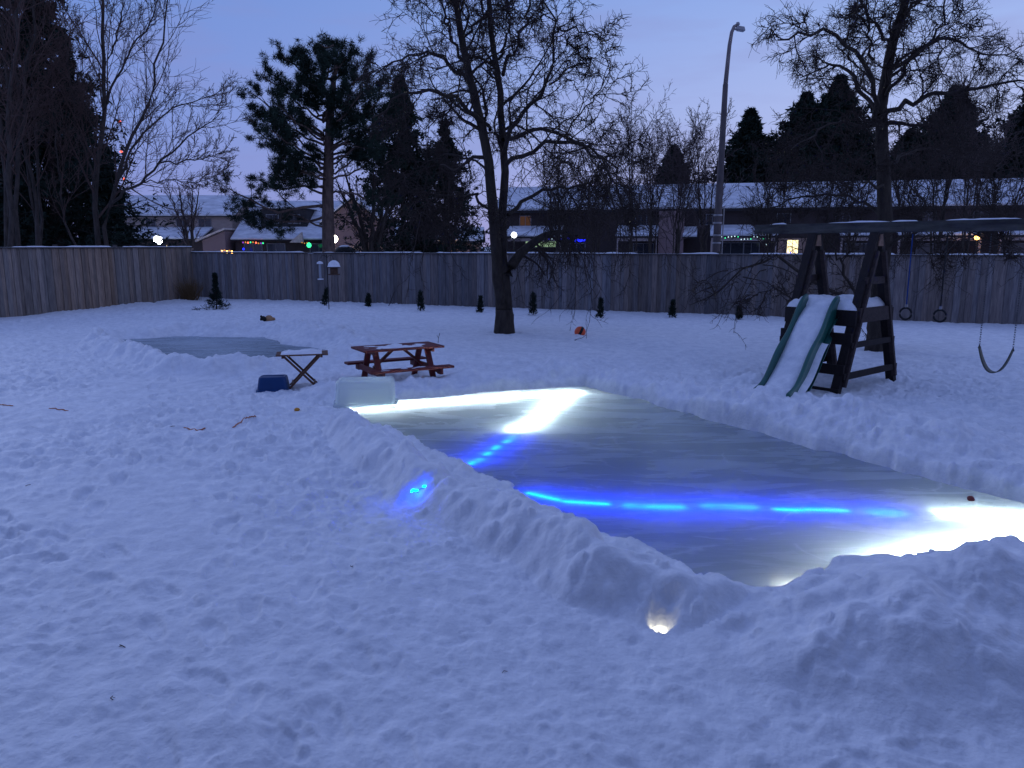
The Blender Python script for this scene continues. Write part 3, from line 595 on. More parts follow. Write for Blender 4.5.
def right_tree():
    Y = 14.8; B = G(876, 351)
    root = empty('old_fruit_tree', (B[0], B[1], 0), 0, 'bare spreading tree standing right behind the wooden play set', 'tree'); w = Wood(23)
    def q(px, py, dy=0): return Q(px, py, Y + dy)
    base = np.array((B[0], B[1], -.1))
    T = w.poly([base, q(877, 320), q(880, 280), q(885, 230), q(884, 180), q(881, 130, .1), q(884, 90, .1), q(890, 50, .1), q(903, 10, 0), q(912, -50, -.1), q(915, -110, 0)], .17, .045, 26, .01)
    w.poly([base, base + (0, 0, .3), base + (.02, 0, 1.0)], .23, .165, 5, 0)
    specs = [
        ([q(882, 125), q(874, 110, -.3), q(873, 80, -.5), q(860, 55, -.8), q(840, 40, -1), q(820, 30, -1.3), q(800, 38, -1.6), q(778, 40, -1.8)], .085, .02),
        ([q(878, 115), q(862, 92, .4), q(845, 70, .8), q(835, 66, 1.1), q(818, 68, 1.5), q(800, 78, 1.9)], .07, .016),
        ([q(882, 128), q(862, 125, -.5), q(840, 122, -1), q(815, 135, -1.4), q(790, 150, -1.8)], .06, .012),
        ([q(884, 122), q(900, 108, -.4), q(920, 100, -.7), q(945, 92, -1), q(975, 88, -1.4), q(1005, 84, -1.8), q(1030, 82, -2)], .085, .018),
        ([q(887, 70), q(905, 62, .4), q(922, 48, .7), q(945, 40, 1), q(965, 48, 1.2), q(990, 55, 1.5), q(1020, 46, 1.8)], .07, .014),
        ([q(886, 95), q(900, 75, -.6), q(910, 62, -.9), q(930, 40, -1.2), q(945, 15, -1.4), q(955, -30, -1.5)], .06, .015),
        ([q(890, 48), q(875, 25, -.4), q(860, 0, -.7), q(850, -40, -.9)], .055, .015),
        ([q(873, 60, -.5), q(868, 20, -.3), q(866, -30, -.2)], .04, .015),
        ([q(898, 25), q(920, 0, .4), q(950, -15, .6), q(990, -20, .9)], .05, .015),
        ([q(885, 165), q(900, 158, .5), q(925, 150, 1), q(960, 158, 1.4), q(1000, 175, 1.8)], .06, .012),
        ([q(880, 320), q(868, 312, -.5), q(850, 300, -.8), q(822, 288, -1.2), q(790, 262, -1.6), q(755, 262, -1.9), q(720, 285, -2.2), q(690, 305, -2.4)], .075, .010),
        ([q(868, 312, -.5), q(860, 300, -.7), q(845, 275, -.9), q(836, 255, -1), q(825, 235, -1.2)], .055, .02),
        ([q(882, 250), q(905, 235, -.4), q(935, 225, -.9), q(970, 232, -1.2), q(1010, 250, -1.5)], .055, .01),
        ([q(880, 215), q(855, 200, .5), q(820, 195, 1), q(780, 202, 1.5), q(750, 216, 2)], .055, .01),
        ([q(842, 292, -.9), q(800, 298, -1.2), q(770, 290, -1.5), q(740, 300, -1.7)], .03, .008),
        ([q(884, 192), q(862, 180, -.7), q(830, 172, -1.2), q(795, 180, -1.7)], .045, .01)]
    limbs = [w.poly(p, a * .62, b * .62, 14, .04) for p, a, b in specs]
    low = [limbs[10], limbs[14], limbs[11]]; limbs = limbs[:10] + limbs[12:14] + limbs[15:]
    gnarly(w, limbs, 9, 5, 4, 2, .005, -.015, .36); gnarly(w, low, 5, 3, 3, 1, .0045, .0, .26)
    gnarly(w, [(T[0][:, 9:], T[1][:, 9:])], 14, 5, 4, 2, .005, 0, .22)
    g = w.g; S = []
    for px, py, dy in [(960, 232, -1), (1000, 246, -1.4), (1010, 180, 1.8), (940, 228, -.9), (985, 235, -1.2), (760, 262, -1.9), (735, 275, -2.1), (780, 205, 1.5), (920, 240, .5)]:
        for k in range(4): S.append(q(px + g.uniform(-12, 12), py + g.uniform(-8, 8), dy + g.uniform(-.5, .5)))
    S = np.array(S); n = len(S); D = g.normal(0, .7, (n, 3)); D[:, 2] = 0
    a = w.grow(S, D, g.uniform(.8, 1.7, n), np.full(n, .011), 10, .14, (0, 0, -.14), .3)
    b = w.grow(*w.spawn(a, 6, .1, 1, 45, .4, minr=.005), 6, .2, (0, 0, -.06), .4)
    w.grow(*w.spawn(b, 3, .2, 1, 55, None, l0=.15, minr=.004), 3, .3, (0, 0, 0), .5)
    w.build(root, M['bark'], M['twig'])
right_tree()

# -- upswept bare tree and its neighbours behind the left fence
def fan_tree(name, label, px, Y, h, spread, seed, stems, mt, mw, r0=.14, group=None, lean=0, m=(12, 6, 4), rmin=.008, wander=.07, levels=3):
    x = Q(px, 250, Y)[0]; root = empty(name, (x, Y, 0), 0, label, 'tree', group); w = Wood(seed); g = w.g; k = []
    for i in range(stems):
        a = g.uniform(0, 6.28) if stems > 1 else 0; sp = g.uniform(.3, 1) * spread if stems > 1 else 0
        top = np.array((x + math.cos(a) * sp * h + lean * h, Y + math.sin(a) * sp * h, h * g.uniform(.82, 1.05)))
        b = np.array((x + math.cos(a) * .1 * (stems > 1), Y, 0)); mid1 = b + (top - b) * .35 + np.array((-math.cos(a) * sp * h * .18, 0, h * .04)); mid2 = b + (top - b) * .7 + np.array((-math.cos(a) * sp * h * .08, 0, h * .03))
        k.append(w.poly([b, mid1, mid2, top], r0 * g.uniform(.75, 1.05), r0 * .12, 16, h * .006))
    for lb in k:
        a = w.grow(*w.spawn(lb, m[0], .22, 1, 38, .36, up=.15, minr=.018), 9, wander, (0, 0, .05), .25)
        b = w.grow(*w.spawn(a, m[1], .15, 1, 35, .45, minr=rmin * 1.2), 7, wander * 1.3, (0, 0, .03), .3)
        c = w.grow(*w.spawn(b, m[2], .15, 1, 36, .5, minr=rmin), 5, wander * 1.8, (0, 0, .03), .5)
    w.build(root, mt, mw); return root
def left_tree():
    Y = 30; x = Q(108, 250, Y)[0]; root = empty('bare_maple_tree', (x, Y, 0), 0, 'bare grey trunked tree fanning its twigs rightwards above the left fence', 'tree'); w = Wood(31)
    def q(px, py, dy=0): return Q(px, py, Y + dy)
    base = np.array((x, Y, 0.))
    sp_ = [([base, q(97, 235), q(96, 190), q(104, 120, .3), q(104, 60, .5), q(102, 0, .6), q(100, -60, .8)], .17, .05),
           ([base, q(106, 222), q(118, 180, -.3), q(128, 145, -.5), q(145, 110, -.8), q(155, 70, -1), q(165, 25, -1.2), q(172, -20, -1.3)], .13, .02),
           ([q(110, 205), q(122, 193, -.6), q(140, 183, -1), q(158, 165, -1.5), q(180, 145, -2), q(200, 130, -2.3), q(222, 112, -2.6)], .09, .015),
           ([q(118, 180, -.3), q(132, 150, .4), q(150, 125, .9), q(172, 108, 1.4), q(200, 100, 1.8), q(218, 92, 2)], .07, .012),
           ([q(104, 110, .3), q(116, 80, 0), q(132, 50, -.3), q(150, 22, -.6), q(165, -15, -.8)], .07, .015),
           ([q(104, 70, .5), q(115, 40, .8), q(125, 5, 1), q(135, -30, 1.2)], .06, .015),
           ([q(160, 163, -1.5), q(185, 160, -1.8), q(205, 158, -2), q(228, 150, -2.2)], .045, .01),
           ([q(140, 183, -1), q(170, 180, -.6), q(200, 182, -.4), q(225, 170, -.2)], .035, .01),
           ([q(96, 190), q(84, 150, -.5), q(72, 100, -1), q(66, 50, -1.3), q(62, 0, -1.5)], .06, .015),
           ([base + (-.3, 0, 0), q(66, 225, -1), q(62, 190, -1.3), q(56, 140, -1.5), q(50, 90, -1.7)], .07, .015),
           ([q(103, 150, .2), q(88, 120, 1), q(80, 80, 1.4), q(84, 30, 1.6)], .05, .012)]
    lb = [w.poly(p, a * .68, b * .7, 16, .04) for p, a, b in sp_]
    for t in lb:
        a = w.grow(*w.spawn(t, 16, .2, 1, 34, .36, up=.12, minr=.014), 9, .07, (0, 0, .04), .25)
        b = w.grow(*w.spawn(a, 8, .15, 1, 34, .48, minr=.010), 7, .1, (0, 0, .03), .3)
        w.grow(*w.spawn(b, 5, .15, 1, 34, .55, minr=.008), 5, .14, (0, 0, .02), .5)
    w.build(root, M['bark_grey'], M['twig_red'])
left_tree()
fan_tree('bare_maple_tree', 'bare reddish brown tree at the far left edge in front of the spruces', 12, 27, 15, .16, 41, 4, M['bark_grey'], M['twig_red'], .10, lean=0, m=(16, 8, 5), rmin=.010, wander=.10)
fan_tree('bare_maple_tree', 'bare brown tree leaning over the left fence between two spruces', 42, 29, 14, .15, 42, 3, M['bark_grey'], M['twig_red'], .08, lean=0, m=(16, 8, 5), rmin=.010, wander=.10)
fan_tree('small_bare_tree', 'small round headed bare tree in front of the beige house at left', 190, 60, 7.4, .20, 43, 5, M['bark'], M['twig_grey'], .13, m=(9, 5, 4), rmin=.016, wander=.1)
fan_tree('small_bare_tree', 'small bare tree with a low fork between the pine and the dark spruce', 372, 36, 5.6, .34, 44, 5, M['bark'], M['twig'], .15, m=(10, 5, 4), rmin=.010, wander=.13)
sh = 'bare trees in a row beyond the back fence'
for i, (px, Y, h, spd, st, lb) in enumerate([
    (632, 44, 8.6, .10, 5, 'slender bare tree just right of the big gnarled tree crown'),
    (652, 47, 8.0, .14, 6, 'dense bare tree beyond the fence second from the gnarled tree'),
    (676, 45, 8.2, .16, 7, 'widest bare tree beyond the fence left of the street lamp'),
    (704, 46, 8.8, .14, 5, 'bare tree with upright twigs directly beside the street lamp pole'),
    (596, 42, 7.0, .18, 6, 'low bare tree behind the drooping twigs of the gnarled tree'),
    (560, 40, 6.4, .20, 6, 'low bushy bare tree beyond the fence in front of the blue lights'),
    (450, 38, 6.6, .20, 7, 'bushy bare shrub tree beyond the fence left of the gnarled trunk'),
    (420, 40, 6.2, .22, 7, 'tangled bare tree in front of the dark spruce and orange wall lamp'),
    (772, 42, 6.0, .22, 6, 'low bare tree above the left end of the play set beam'),
    (820, 40, 5.6, .24, 6, 'low bare tree beyond the fence above the slide'),
    (935, 38, 9.6, .12, 6, 'tall bare tree behind the right hand dark spruces'),
    (965, 42, 10.0, .12, 6, 'tall pale twigged bare tree near the right edge'),
    (905, 36, 6.5, .22, 6, 'low bare tree beyond the fence above the two rings'),
    (1000, 34, 5.8, .25, 6, 'low tangled bare tree at the right edge above the swing'),
    (850, 43, 5.8, .22, 5, 'short bare tree beyond the fence between the two A frames')]):
    fan_tree('bare_tree', lb, px, Y, h, spd, 60 + i, st, M['bark'], M['twig_grey'] if i in (0, 1, 2, 3, 11) else M['twig'], .055, sh, m=(12, 7, 4) if px > 500 else (11, 6, 4), rmin=.012, wander=.13)

# -- conifers
def leaf_tris(g, c, d, n, length, width, spread):
    """n pointed sprays round every centre c with direction d"""
    C = np.repeat(c, n, 0); D = norm(np.repeat(d, n, 0) + g.normal(0, spread, (len(C), 3))); s = norm(np.cross(D, g.normal(0, 1, D.shape)))
    ln = length * g.uniform(.6, 1.3, (len(C), 1)); wd = width * g.uniform(.6, 1.2, (len(C), 1)); o = C + g.normal(0, length * .25, C.shape)
    a = o - s * wd; b = o + s * wd; t = o + D * ln
    v = np.stack([a, b, t], 1).reshape(-1, 3); return v, np.arange(len(v)).reshape(-1, 3)
def spruce(label, px, Y, h, rad, seed, lean=0, base=.4, dens=1.0, pw=1.12, m=None, group='dark spruces around the yard'):
    x = Q(px, 250, Y)[0]; root = empty('spruce_tree', (x, Y, 0), 0, label, 'tree', group); w = Wood(seed); g = w.g
    T = w.poly([(x, Y, 0), (x + lean * .5, Y, h * .5), (x + lean, Y, h)], h * .018, .02, 12, .01)
    nb = int(h * 17 * dens); t = np.sort(g.uniform(0, 1, nb)) ** 1.0; z = base + (h - base) * t; wh = h * .045; z = np.round(z / wh) * wh + g.normal(0, wh * .13, nb); z = np.clip(z, base, h * .995); t = (z - base) / (h - base); a = g.uniform(0, 6.283, nb)
    lob = 1 + .22 * np.sin(a * 3 + z * 1.3 + seed) + .16 * np.sin(a * 5 - z * 2.7) + .14 * np.sin(z * 4.1 + seed)
    R_ = rad * 1.45 * (1 - t) ** pw * g.uniform(.40, 1.15, nb) * lob + .04
    st = np.stack([x + lean * z / h, np.full(nb, Y), z], 1); di = np.stack([np.cos(a), np.sin(a), .35 * t + .02], 1)
    A = w.grow(st, di, R_, .006 + R_ * .008, 7, .08, (0, 0, -.035), .2)
    B = w.grow(*w.spawn(A, 5, .2, 1, 48, .4, minr=.006), 4, .08, (0, 0, -.08), .3)
    pts = []; dr = []
    for p, r in (A, B):
        K = p.shape[1]
        for k in range(1, K): pts.append(p[:, k]); dr.append(norm(p[:, k] - p[:, k - 1]) + np.array((0, 0, -.25)))
    pts = np.vstack(pts); dr = np.vstack(dr)
    v, f = leaf_tris(g, pts, dr, 5 if h > 2 else 3, .20 + .004 * h + max(0, Y - 60) * .012 if h > 2 else .03 * h + .02, .04 + .001 * h + max(0, Y - 60) * .003 if h > 2 else .010, .75)
    w.build(root, M['bark'], M['bark'], 8, 3, ('trunk', 'branches')); np_mesh('foliage', v - np.array(root.location), f, m or M['needle'], root)
    return root
spruce('broad dark spruce at the far left edge behind the reddish twigs', 5, 36, 19, 3.2, 71, dens=1.5)
spruce('tall dark spruce behind the bare grey trunk at left', 60, 35, 15.5, 3.0, 72, dens=1.5)
spruce('shorter dark spruce filling the gap beside the red lights', 112, 38, 6.6, 1.5, 73, dens=1.5)
spruce('dark spruce just right of the grey trunk over the left fence', 84, 41, 12.2, 2.4, 80, dens=1.4)
spruce('dense dark spruce between the round pine and the gnarled tree', 404, 40, 10.2, 3.4, 74, dens=1.5)
spruce('low dark spruce behind the gnarled trunk', 446, 44, 8.6, 3.2, 75, dens=1.2)
spruce('small spruce hidden among bare trees left of the street lamp', 670, 78, 11.4, 4.4, 76, pw=1.05, dens=2.2)
spruce('slim pointed spruce just right of the street lamp', 744, 82, 15.4, 5.6, 77, pw=1.05, dens=2.2)
spruce('broad spruce with two tips behind the left arm of the right tree', 797, 80, 16.6, 6.8, 78, pw=1.0, dens=2.3)
spruce('tallest spruce behind the left arm of the right tree', 828, 79, 18.0, 7.6, 79, pw=1.0, dens=2.3)
spruce('dark spruce directly right of the right tree trunk', 940, 80, 17.2, 7.4, 81, pw=1.0, dens=2.3)
spruce('dark spruce cut by the right edge of the photo', 1026, 79, 18.2, 7.2, 82, pw=1.0, dens=2.3)
spruce('dark spruce between the right tree trunk and the tall twiggy tree', 900, 82, 13.5, 6.2, 83, pw=1.0, dens=2)

def pine():
    Y = 34; x = Q(328, 250, Y)[0]; root = empty('pine_tree', (x, Y, 0), 0, 'tall round topped pine with pale trunk beyond the back fence', 'tree'); w = Wood(91); g = w.g
    def q(px, py, dy=0): return Q(px, py, Y + dy)
    T = w.poly([(x, Y, 0), q(328, 200), q(329, 140), q(332, 95), q(336, 60)], .30, .06, 16, .02)
    tips = [(250, 92), (262, 76), (281, 56), (300, 54), (318, 50), (336, 44), (352, 52), (370, 66), (388, 82), (395, 104), (385, 120), (262, 108), (256, 130), (285, 90), (300, 78), (322, 70), (345, 70), (362, 92),
            (290, 112), (308, 100), (278, 122), (330, 96), (350, 112), (370, 110), (300, 122), (340, 124), (360, 126), (398, 122), (276, 152), (290, 160), (300, 172), (360, 150), (376, 160), (280, 172), (268, 128), (345, 90), (315, 88), (272, 100), (382, 96), (330, 60), (306, 66), (375, 132), (310, 150), (285, 140)]
    S = []; rr = []
    A_ = []
    for px, py in tips:
        dy = g.uniform(-2.2, 2.2); t = q(px, py, dy); zb = max(t[2] - abs(t[0] - x) * .35 - g.uniform(.2, .8), 3.5); s0 = np.array((x + .02, Y, zb))
        A_.append(w.poly([s0, s0 * .5 + t * .5 + np.array((0, 0, -.15)), t], .055, .018, 8, .05))
    C = []; 
    for a in A_:
        b = w.grow(*w.spawn(a, 9, .45, 1, 45, .38, up=.2, minr=.012), 5, .12, (0, 0, .05), .5)
        C += [b[0][:, -1], b[0][:, 3], a[0][:, -1]]
    # lower sweeping boughs to the left and right, sparser
    low = [([q(328, 205), q(300, 208, -.5), q(270, 212, -1), q(240, 195, -1.4), q(228, 188, -1.6)], .07), ([q(328, 215), q(300, 222, .6), q(268, 220, 1), q(250, 205, 1.2)], .06), ([q(329, 190), q(305, 185, 1), q(282, 190, 1.5), q(262, 182, 1.8)], .05),
           ([q(329, 195), q(350, 192, -.6), q(372, 200, -1), q(388, 195, -1.2)], .05), ([q(329, 165), q(352, 158, .8), q(378, 165, 1.2), q(392, 160, 1.5)], .05), ([q(328, 180), q(308, 172, -1), q(290, 180, -1.4), q(275, 176, -1.6)], .04), ([q(328, 150), q(350, 145, -.8), q(375, 150, -1.2)], .04), ([q(328, 228), q(290, 215, 1), q(262, 226, 1.5), q(236, 215, 1.8)], .045)]
    for p, r in low:
        a = w.poly(p, r, .015, 10, .05); b = w.grow(*w.spawn(a, 12, .25, 1, 50, .30, up=.12, minr=.010), 5, .14, (0, 0, .03), .5)
        C += [b[0][:, -1], b[0][:, 3]]
    C = np.vstack(C); C = np.vstack([C, C + g.normal(0, .16, C.shape)])
    v, f = leaf_tris(g, C, np.tile((0, 0, .35), (len(C), 1)), 46, .23, .013, .9)
    w.build(root, M['bark_pine'], M['bark'], 10, 3, ('trunk', 'branches')); np_mesh('foliage', v - np.array(root.location), f, M['needle_pine'], root)
pine()

# little evergreens along the fence
gp = 'small evergreens planted along the back fence'
for i, (px, py, h, lb) in enumerate([(324, 306, .55, 'small leaning evergreen below the bird feeder'), (368, 306, .42, 'squat little evergreen at the fence above the gap by the picnic table'), (421, 311, .60, 'slim columnar evergreen at the fence left of the gnarled tree'),
    (480, 312, .48, 'small evergreen at the fence just left of the gnarled trunk'), (533, 315, .62, 'small pointed evergreen just right of the gnarled trunk'), (600, 318, .55, 'small evergreen above the orange toy'), (672, 318, .48, 'stubby evergreen at the fence below the street lamp'), (739, 319, .34, 'tiny rounded evergreen at the fence left of the slide')]):
    p = G(px, py); root = empty('small_evergreen', (p[0], p[1], p[2] - .02), 0, lb, 'shrub', gp); w = Wood(200 + i); g = w.g
    ln = (.12 if i == 0 else g.uniform(-.03, .03)); w.poly([p - (0, 0, .05), p + (ln, 0, h)], .015, .004, 5, .004); n = 150
    t = g.uniform(.03, .97, n); a = g.uniform(0, 6.28, n); r = h * .19 * (1 - t) ** .5 * g.uniform(.3, 1, n) * (1.3 if i in (1, 7) else 1)
    c = np.stack([p[0] + ln * t + r * np.cos(a), p[1] + r * np.sin(a), p[2] + h * t], 1); d = np.stack([np.cos(a) * .5, np.sin(a) * .5, np.full(n, .8)], 1)
    v, f = leaf_tris(g, c, d, 5, .07, .012, .35); w.build(root, M['bark'], M['bark'], 5, 3, ('stem', 'twigs')); np_mesh('foliage', v - np.array(root.location), f, M['needle'], root)
p = G(213, 309)
r_ = spruce('small snow dusted spruce in the far left corner of the yard', 213, p[1], 1.15, .42, 84, dens=7, base=.05, pw=2.6, group='small evergreens planted along the back fence')
r_.location.z = p[2] - .03

# ------------------------------------------------------------------ play set (local x runs along the beam, local y away from the slide)
PO = np.array((4.775, 11.25, 0.0)); PRZ = math.atan2(-.765, .645)
def PL(x, y, z): return PO + np.array((.645 * x + .765 * y, -.765 * x + .645 * y, z))
def playset():
    root = empty('wooden_play_set', PO, PRZ, 'dark wooden play set with green slide, snowy platform and long overhead beam', 'play set')
    bz = 2.255
    b = MB(); b.box((-.30, 0, bz), (2.3, .09, .14)); b.build('beam', M['wood_grey'], root, bevel=.006).location = (0, 0, 0)
    b = MB(); b.box((2.25, 0, bz), (2.8, .088, .142)); b.build('beam', M['wood_grey'], root, bevel=.006)
    zt = 2.17
    def leg(x, sy, foot=.87):
        m = MB(); m.bar((x, sy * .04, zt), (x, sy * foot, -.05), .095, .12, up=(1, 0, 0)); m.build('leg', M['wood_dark'], root, bevel=.006)
        m = MB(); m.bar((x + .075, sy * .10, zt - .24), (x + .075, sy * (foot - .10), .1), .05, .06, up=(1, 0, 0)); m.build('leg_brace', M['wood_mid'], root)
    for x in (-.457, .457, 3.45): leg(x, -1); leg(x, 1)
    for x in (-.457, .457, 3.45):
        m = MB(); m.add([(x - .05, -.075, 2.00), (x + .075, -.075, 2.00), (x + .075, .075, 2.00), (x - .05, .075, 2.00), (x - .05, -.03, 2.162), (x + .075, -.03, 2.162), (x + .075, .03, 2.162), (x - .05, .03, 2.162)],
            [(0, 3, 2, 1), (4, 5, 6, 7), (0, 1, 5, 4), (1, 2, 6, 5), (2, 3, 7, 6), (3, 0, 4, 7)]); m.build('wedge', M['wood_end'], root)
    y = lambda z: .87 - (.83) * (z + .05) / (zt + .05)
    # steps and rails across the front legs, and between front and back leg of each frame
    for z, t, d in ((.06, .04, .04), (.33, .14, .04), (.74, .16, .045)):
        m = MB(); m.box((0, -y(z) - .06, z), (1.06, d, t)); m.build('step', M['wood_dark'], root, bevel=.004)
    for x in (-.457, .457):
        for z, t in ((.24, .09), (.66, .08)):
            m = MB(); m.box((x + (.07 if x > 0 else -.07), 0, z), (.04, 2 * y(z) + .08, t)); m.build('rung', M['wood_dark'], root, bevel=.004)
        m = MB(); m.box((x + (.07 if x > 0 else -.07), 0, 1.06), (.042, 2 * y(1.06) + .06, .20)); m.build('side_rail', M['wood_mid'], root, bevel=.004)
        m = MB(); m.box((x + (.055 if x > 0 else -.055), 0, 1.53), (.04, 2 * y(1.53) + .10, .10)); m.build('cross_brace', M['wood_mid'], root, bevel=.004)
    m = MB(); m.box((0, -y(.98) - .065, 1.02), (1.06, .04, .22)); m.build('front_board', M['wood_dark'], root, bevel=.004)
    m = MB(); m.box((0, y(.98) + .065, 1.02), (1.06, .04, .22)); m.build('back_board', M['wood_dark'], root, bevel=.004)
    m = MB()
    for k in range(8): m.box((0, -.42 + k * .12, 1.135), (.86, .11, .03))
    m.build('platform', M['wood_dark'], root)
    # snow heaped on the platform
    m = MB()
    def sf(u, v):
        x = -.53 + 1.04 * u; yy = -.56 + 1.10 * v; e = max(0, min(1, min(u, 1 - u) * 9, min(v, 1 - v) * 6)) ** .5
        return (x, yy, 1.15 + e * (.105 + .10 * float(fbm(np.array([x * 3.5]), np.array([yy * 3.5]), 4, 5)[0])) - (1 - e) * .05)
    m.grid(sf, 34, 30); m.build('snow_layer', M['snow'], root, smooth=True)
    m = MB()
    xs = np.linspace(-1.4, 3.5, 90); g = fbm(xs * 1.6, xs * 0, 3, 8)
    for x0, x1 in ((-1.15, -.95), (-.25, .62), (.66, .98), (1.35, 2.2), (2.4, 3.1)):
        q = np.linspace(x0, x1, 14); v = []; f = []
        for i, x in enumerate(q):
            hh = (.018 + .014 * float(fbm(np.array([x * 6]), np.array([1.]), 3, 2)[0])) * max(0, math.sin(math.pi * i / 13)) ** .4
            v += [(x, -.044, bz + .072), (x, -.03, bz + .072 + hh * .8), (x, .03, bz + .072 + hh), (x, .044, bz + .072)]
        f = [(i * 4 + j, i * 4 + j + 1, (i + 1) * 4 + j + 1, (i + 1) * 4 + j) for i in range(13) for j in range(3)]
        m = MB(); m.add(v, f); m.build('beam_snow', M['snow_far'], root, smooth=True)
    # slide: a wavy trough with two thick green side walls, packed with snow
    def path(t):
        yy = -.42 - 1.76 * t; z = 1.17 - 1.15 * (t ** 1.02) + .060 * math.sin(t * math.pi * 2.2) * (1 - .3 * t)
        return yy, max(z, .0)
    sl = MB(); n = 28
    def wall(sx):
        v = []
        for i in range(n + 1):
            t = i / n; yy, z = path(t); wv = .035 * math.sin(t * 2 * math.pi * 2 + .6); up = .115 + .045 * math.sin(t * math.pi * 4 + .4); lo = .10
            xo = sx * .235 - .04 + .34 * t
            v += [(xo - .026, yy, z - lo), (xo + .026, yy, z - lo), (xo + .030, yy - .02, z + up), (xo, yy - .03, z + up + .025), (xo - .030, yy - .02, z + up)]
        f = [(i * 5 + j, i * 5 + (j + 1) % 5, (i + 1) * 5 + (j + 1) % 5, (i + 1) * 5 + j) for i in range(n) for j in range(5)] + [(4, 3, 2, 1, 0), tuple(n * 5 + k for k in range(5))]
        m = MB(); m.add(v, f); return m
    srt = bpy.data.objects.new('slide', bpy.data.meshes.new('slide'))
    m = MB(); v = []
    for i in range(n + 1):
        yy, z = path(i / n); k = .34 * i / n; v += [(-.255 + k, yy, z - .06), (.175 + k, yy, z - .06), (.175 + k, yy, z - .085), (-.255 + k, yy, z - .085)]
    m.add(v, [(i * 4 + j, i * 4 + (j + 1) % 4, (i + 1) * 4 + (j + 1) % 4, (i + 1) * 4 + j) for i in range(n) for j in range(4)] + [(3, 2, 1, 0), tuple(n * 4 + k for k in range(4))])
    sld = m.build('slide', M['green_slide'], root)
    for sx in (-1, 1): wall(sx).build('side_wall', M['green_slide'], sld, smooth=True, bevel=.008)
    m = MB()
    def snowf(u, v):
        yy, z = path(u); x = -.25 + .42 * v + .34 * u; e = 1 - abs(2 * v - 1) ** 4
        return (x, yy - .01, z - .04 + .11 * (.55 + .45 * e) + .012 * float(fbm(np.array([x * 6]), np.array([yy * 6]), 3, 15)[0]))
    m.grid(snowf, 40, 10); m.build('slide_snow', M['snow'], sld, smooth=True)
    m = MB()
    def ledge(u, v):
        t = .36 + .60 * u; yy, z = path(t); sg = max(0, math.sin(math.pi * u)) ** .4; x = .222 + .085 * v + .34 * t
        return (x, yy + .0, z - .09 + sg * (.06 + .045 * (1 - v) + .02 * math.sin(u * 9)))
    m.grid(ledge, 26, 5)
    m.build('ledge_snow', M['snow'], sld, smooth=True)
    m = MB(); v = []
    for i in range(n + 1):
        yy, z = path(i / n); q = (.40 if .30 < i / n else .335) + .34 * i / n
        v += [(.215 + .34 * i / n, yy, z - .105), (q - .09, yy, z - .105), (q - .078, yy, z - .075), (q - .09, yy, z - .125), (.215 + .34 * i / n, yy, z - .125)]
    m.add(v, [(i * 5 + j, i * 5 + (j + 1) % 5, (i + 1) * 5 + (j + 1) % 5, (i + 1) * 5 + j) for i in range(n) for j in range(5)]); m.build('outer_flange', M['green_slide'], sld)
    # grey box shape behind the platform (storage bin under the deck)
playset()
def ring(t, label, ropemat):
    p = PL(t, 0, 1.09); root = empty('gymnastic_ring', p, PRZ, label, 'swing ring', 'rings hanging from the play set beam')
    m = MB(); a = np.linspace(0, 2 * math.pi, 24, endpoint=False); m.tube(np.stack([.078 * np.cos(a), 0 * a, .078 * np.sin(a)], 1), .014, 8, closed=True); m.build('ring_handle', M['black'], root, smooth=True)
    m = MB(); m.tube([(0, 0, .08), (0, .0, .6), (0, 0, 1.07)], .008, 6); m.build('rope', ropemat, root)
    m = MB(); m.box((0, 0, .10), (.03, .02, .05)); m.build('clip', M['metal'], root)
ring(.94, 'black swing ring on a blue rope, left one of the pair', M['rope_blue'])
ring(1.38, 'black swing ring on a dark rope, right one of the pair', M['black'])
def swing(t0, t1):
    tm = (t0 + t1) / 2; p = PL(tm, 0, .42); root = empty('belt_swing', p, PRZ, 'sagging dark belt swing hanging on chains at the right edge', 'swing'); hw = (t1 - t0) / 2
    for sx in (-1, 1):
        m = MB(); z = .36; k = 0
        while z < 1.74:
            a = np.linspace(0, 2 * math.pi, 8, endpoint=False); q = np.stack([.009 * np.cos(a) * (k % 2 == 0), .009 * np.cos(a) * (k % 2), .021 * np.sin(a)], 1) + (sx * hw, 0, z)
            m.tube(q, .0035, 4, closed=True); z += .030; k += 1
        m.build('chain', M['chain'], root)
        m = MB(); m.add([(sx * hw - .018, -.004, .29), (sx * hw + .018, -.004, .29), (sx * hw, -.004, .35), (sx * hw - .018, .004, .29), (sx * hw + .018, .004, .29), (sx * hw, .004, .35)], [(0, 1, 2), (5, 4, 3), (0, 3, 4, 1), (1, 4, 5, 2), (2, 5, 3, 0)]); m.build('hanger', M['chain'], root)
    m = MB()
    def bf(u, v):
        a = -1 + 2 * u; z = .31 * abs(a) ** 2.3; w = .065 * (.55 + .45 * (1 - a * a)); return (a * hw, (-1 + 2 * v) * w, z)
    m.grid(bf, 24, 3); m.build('belt_seat', M['belt'], root, solid=.010, smooth=True)
swing(1.89, 2.27)

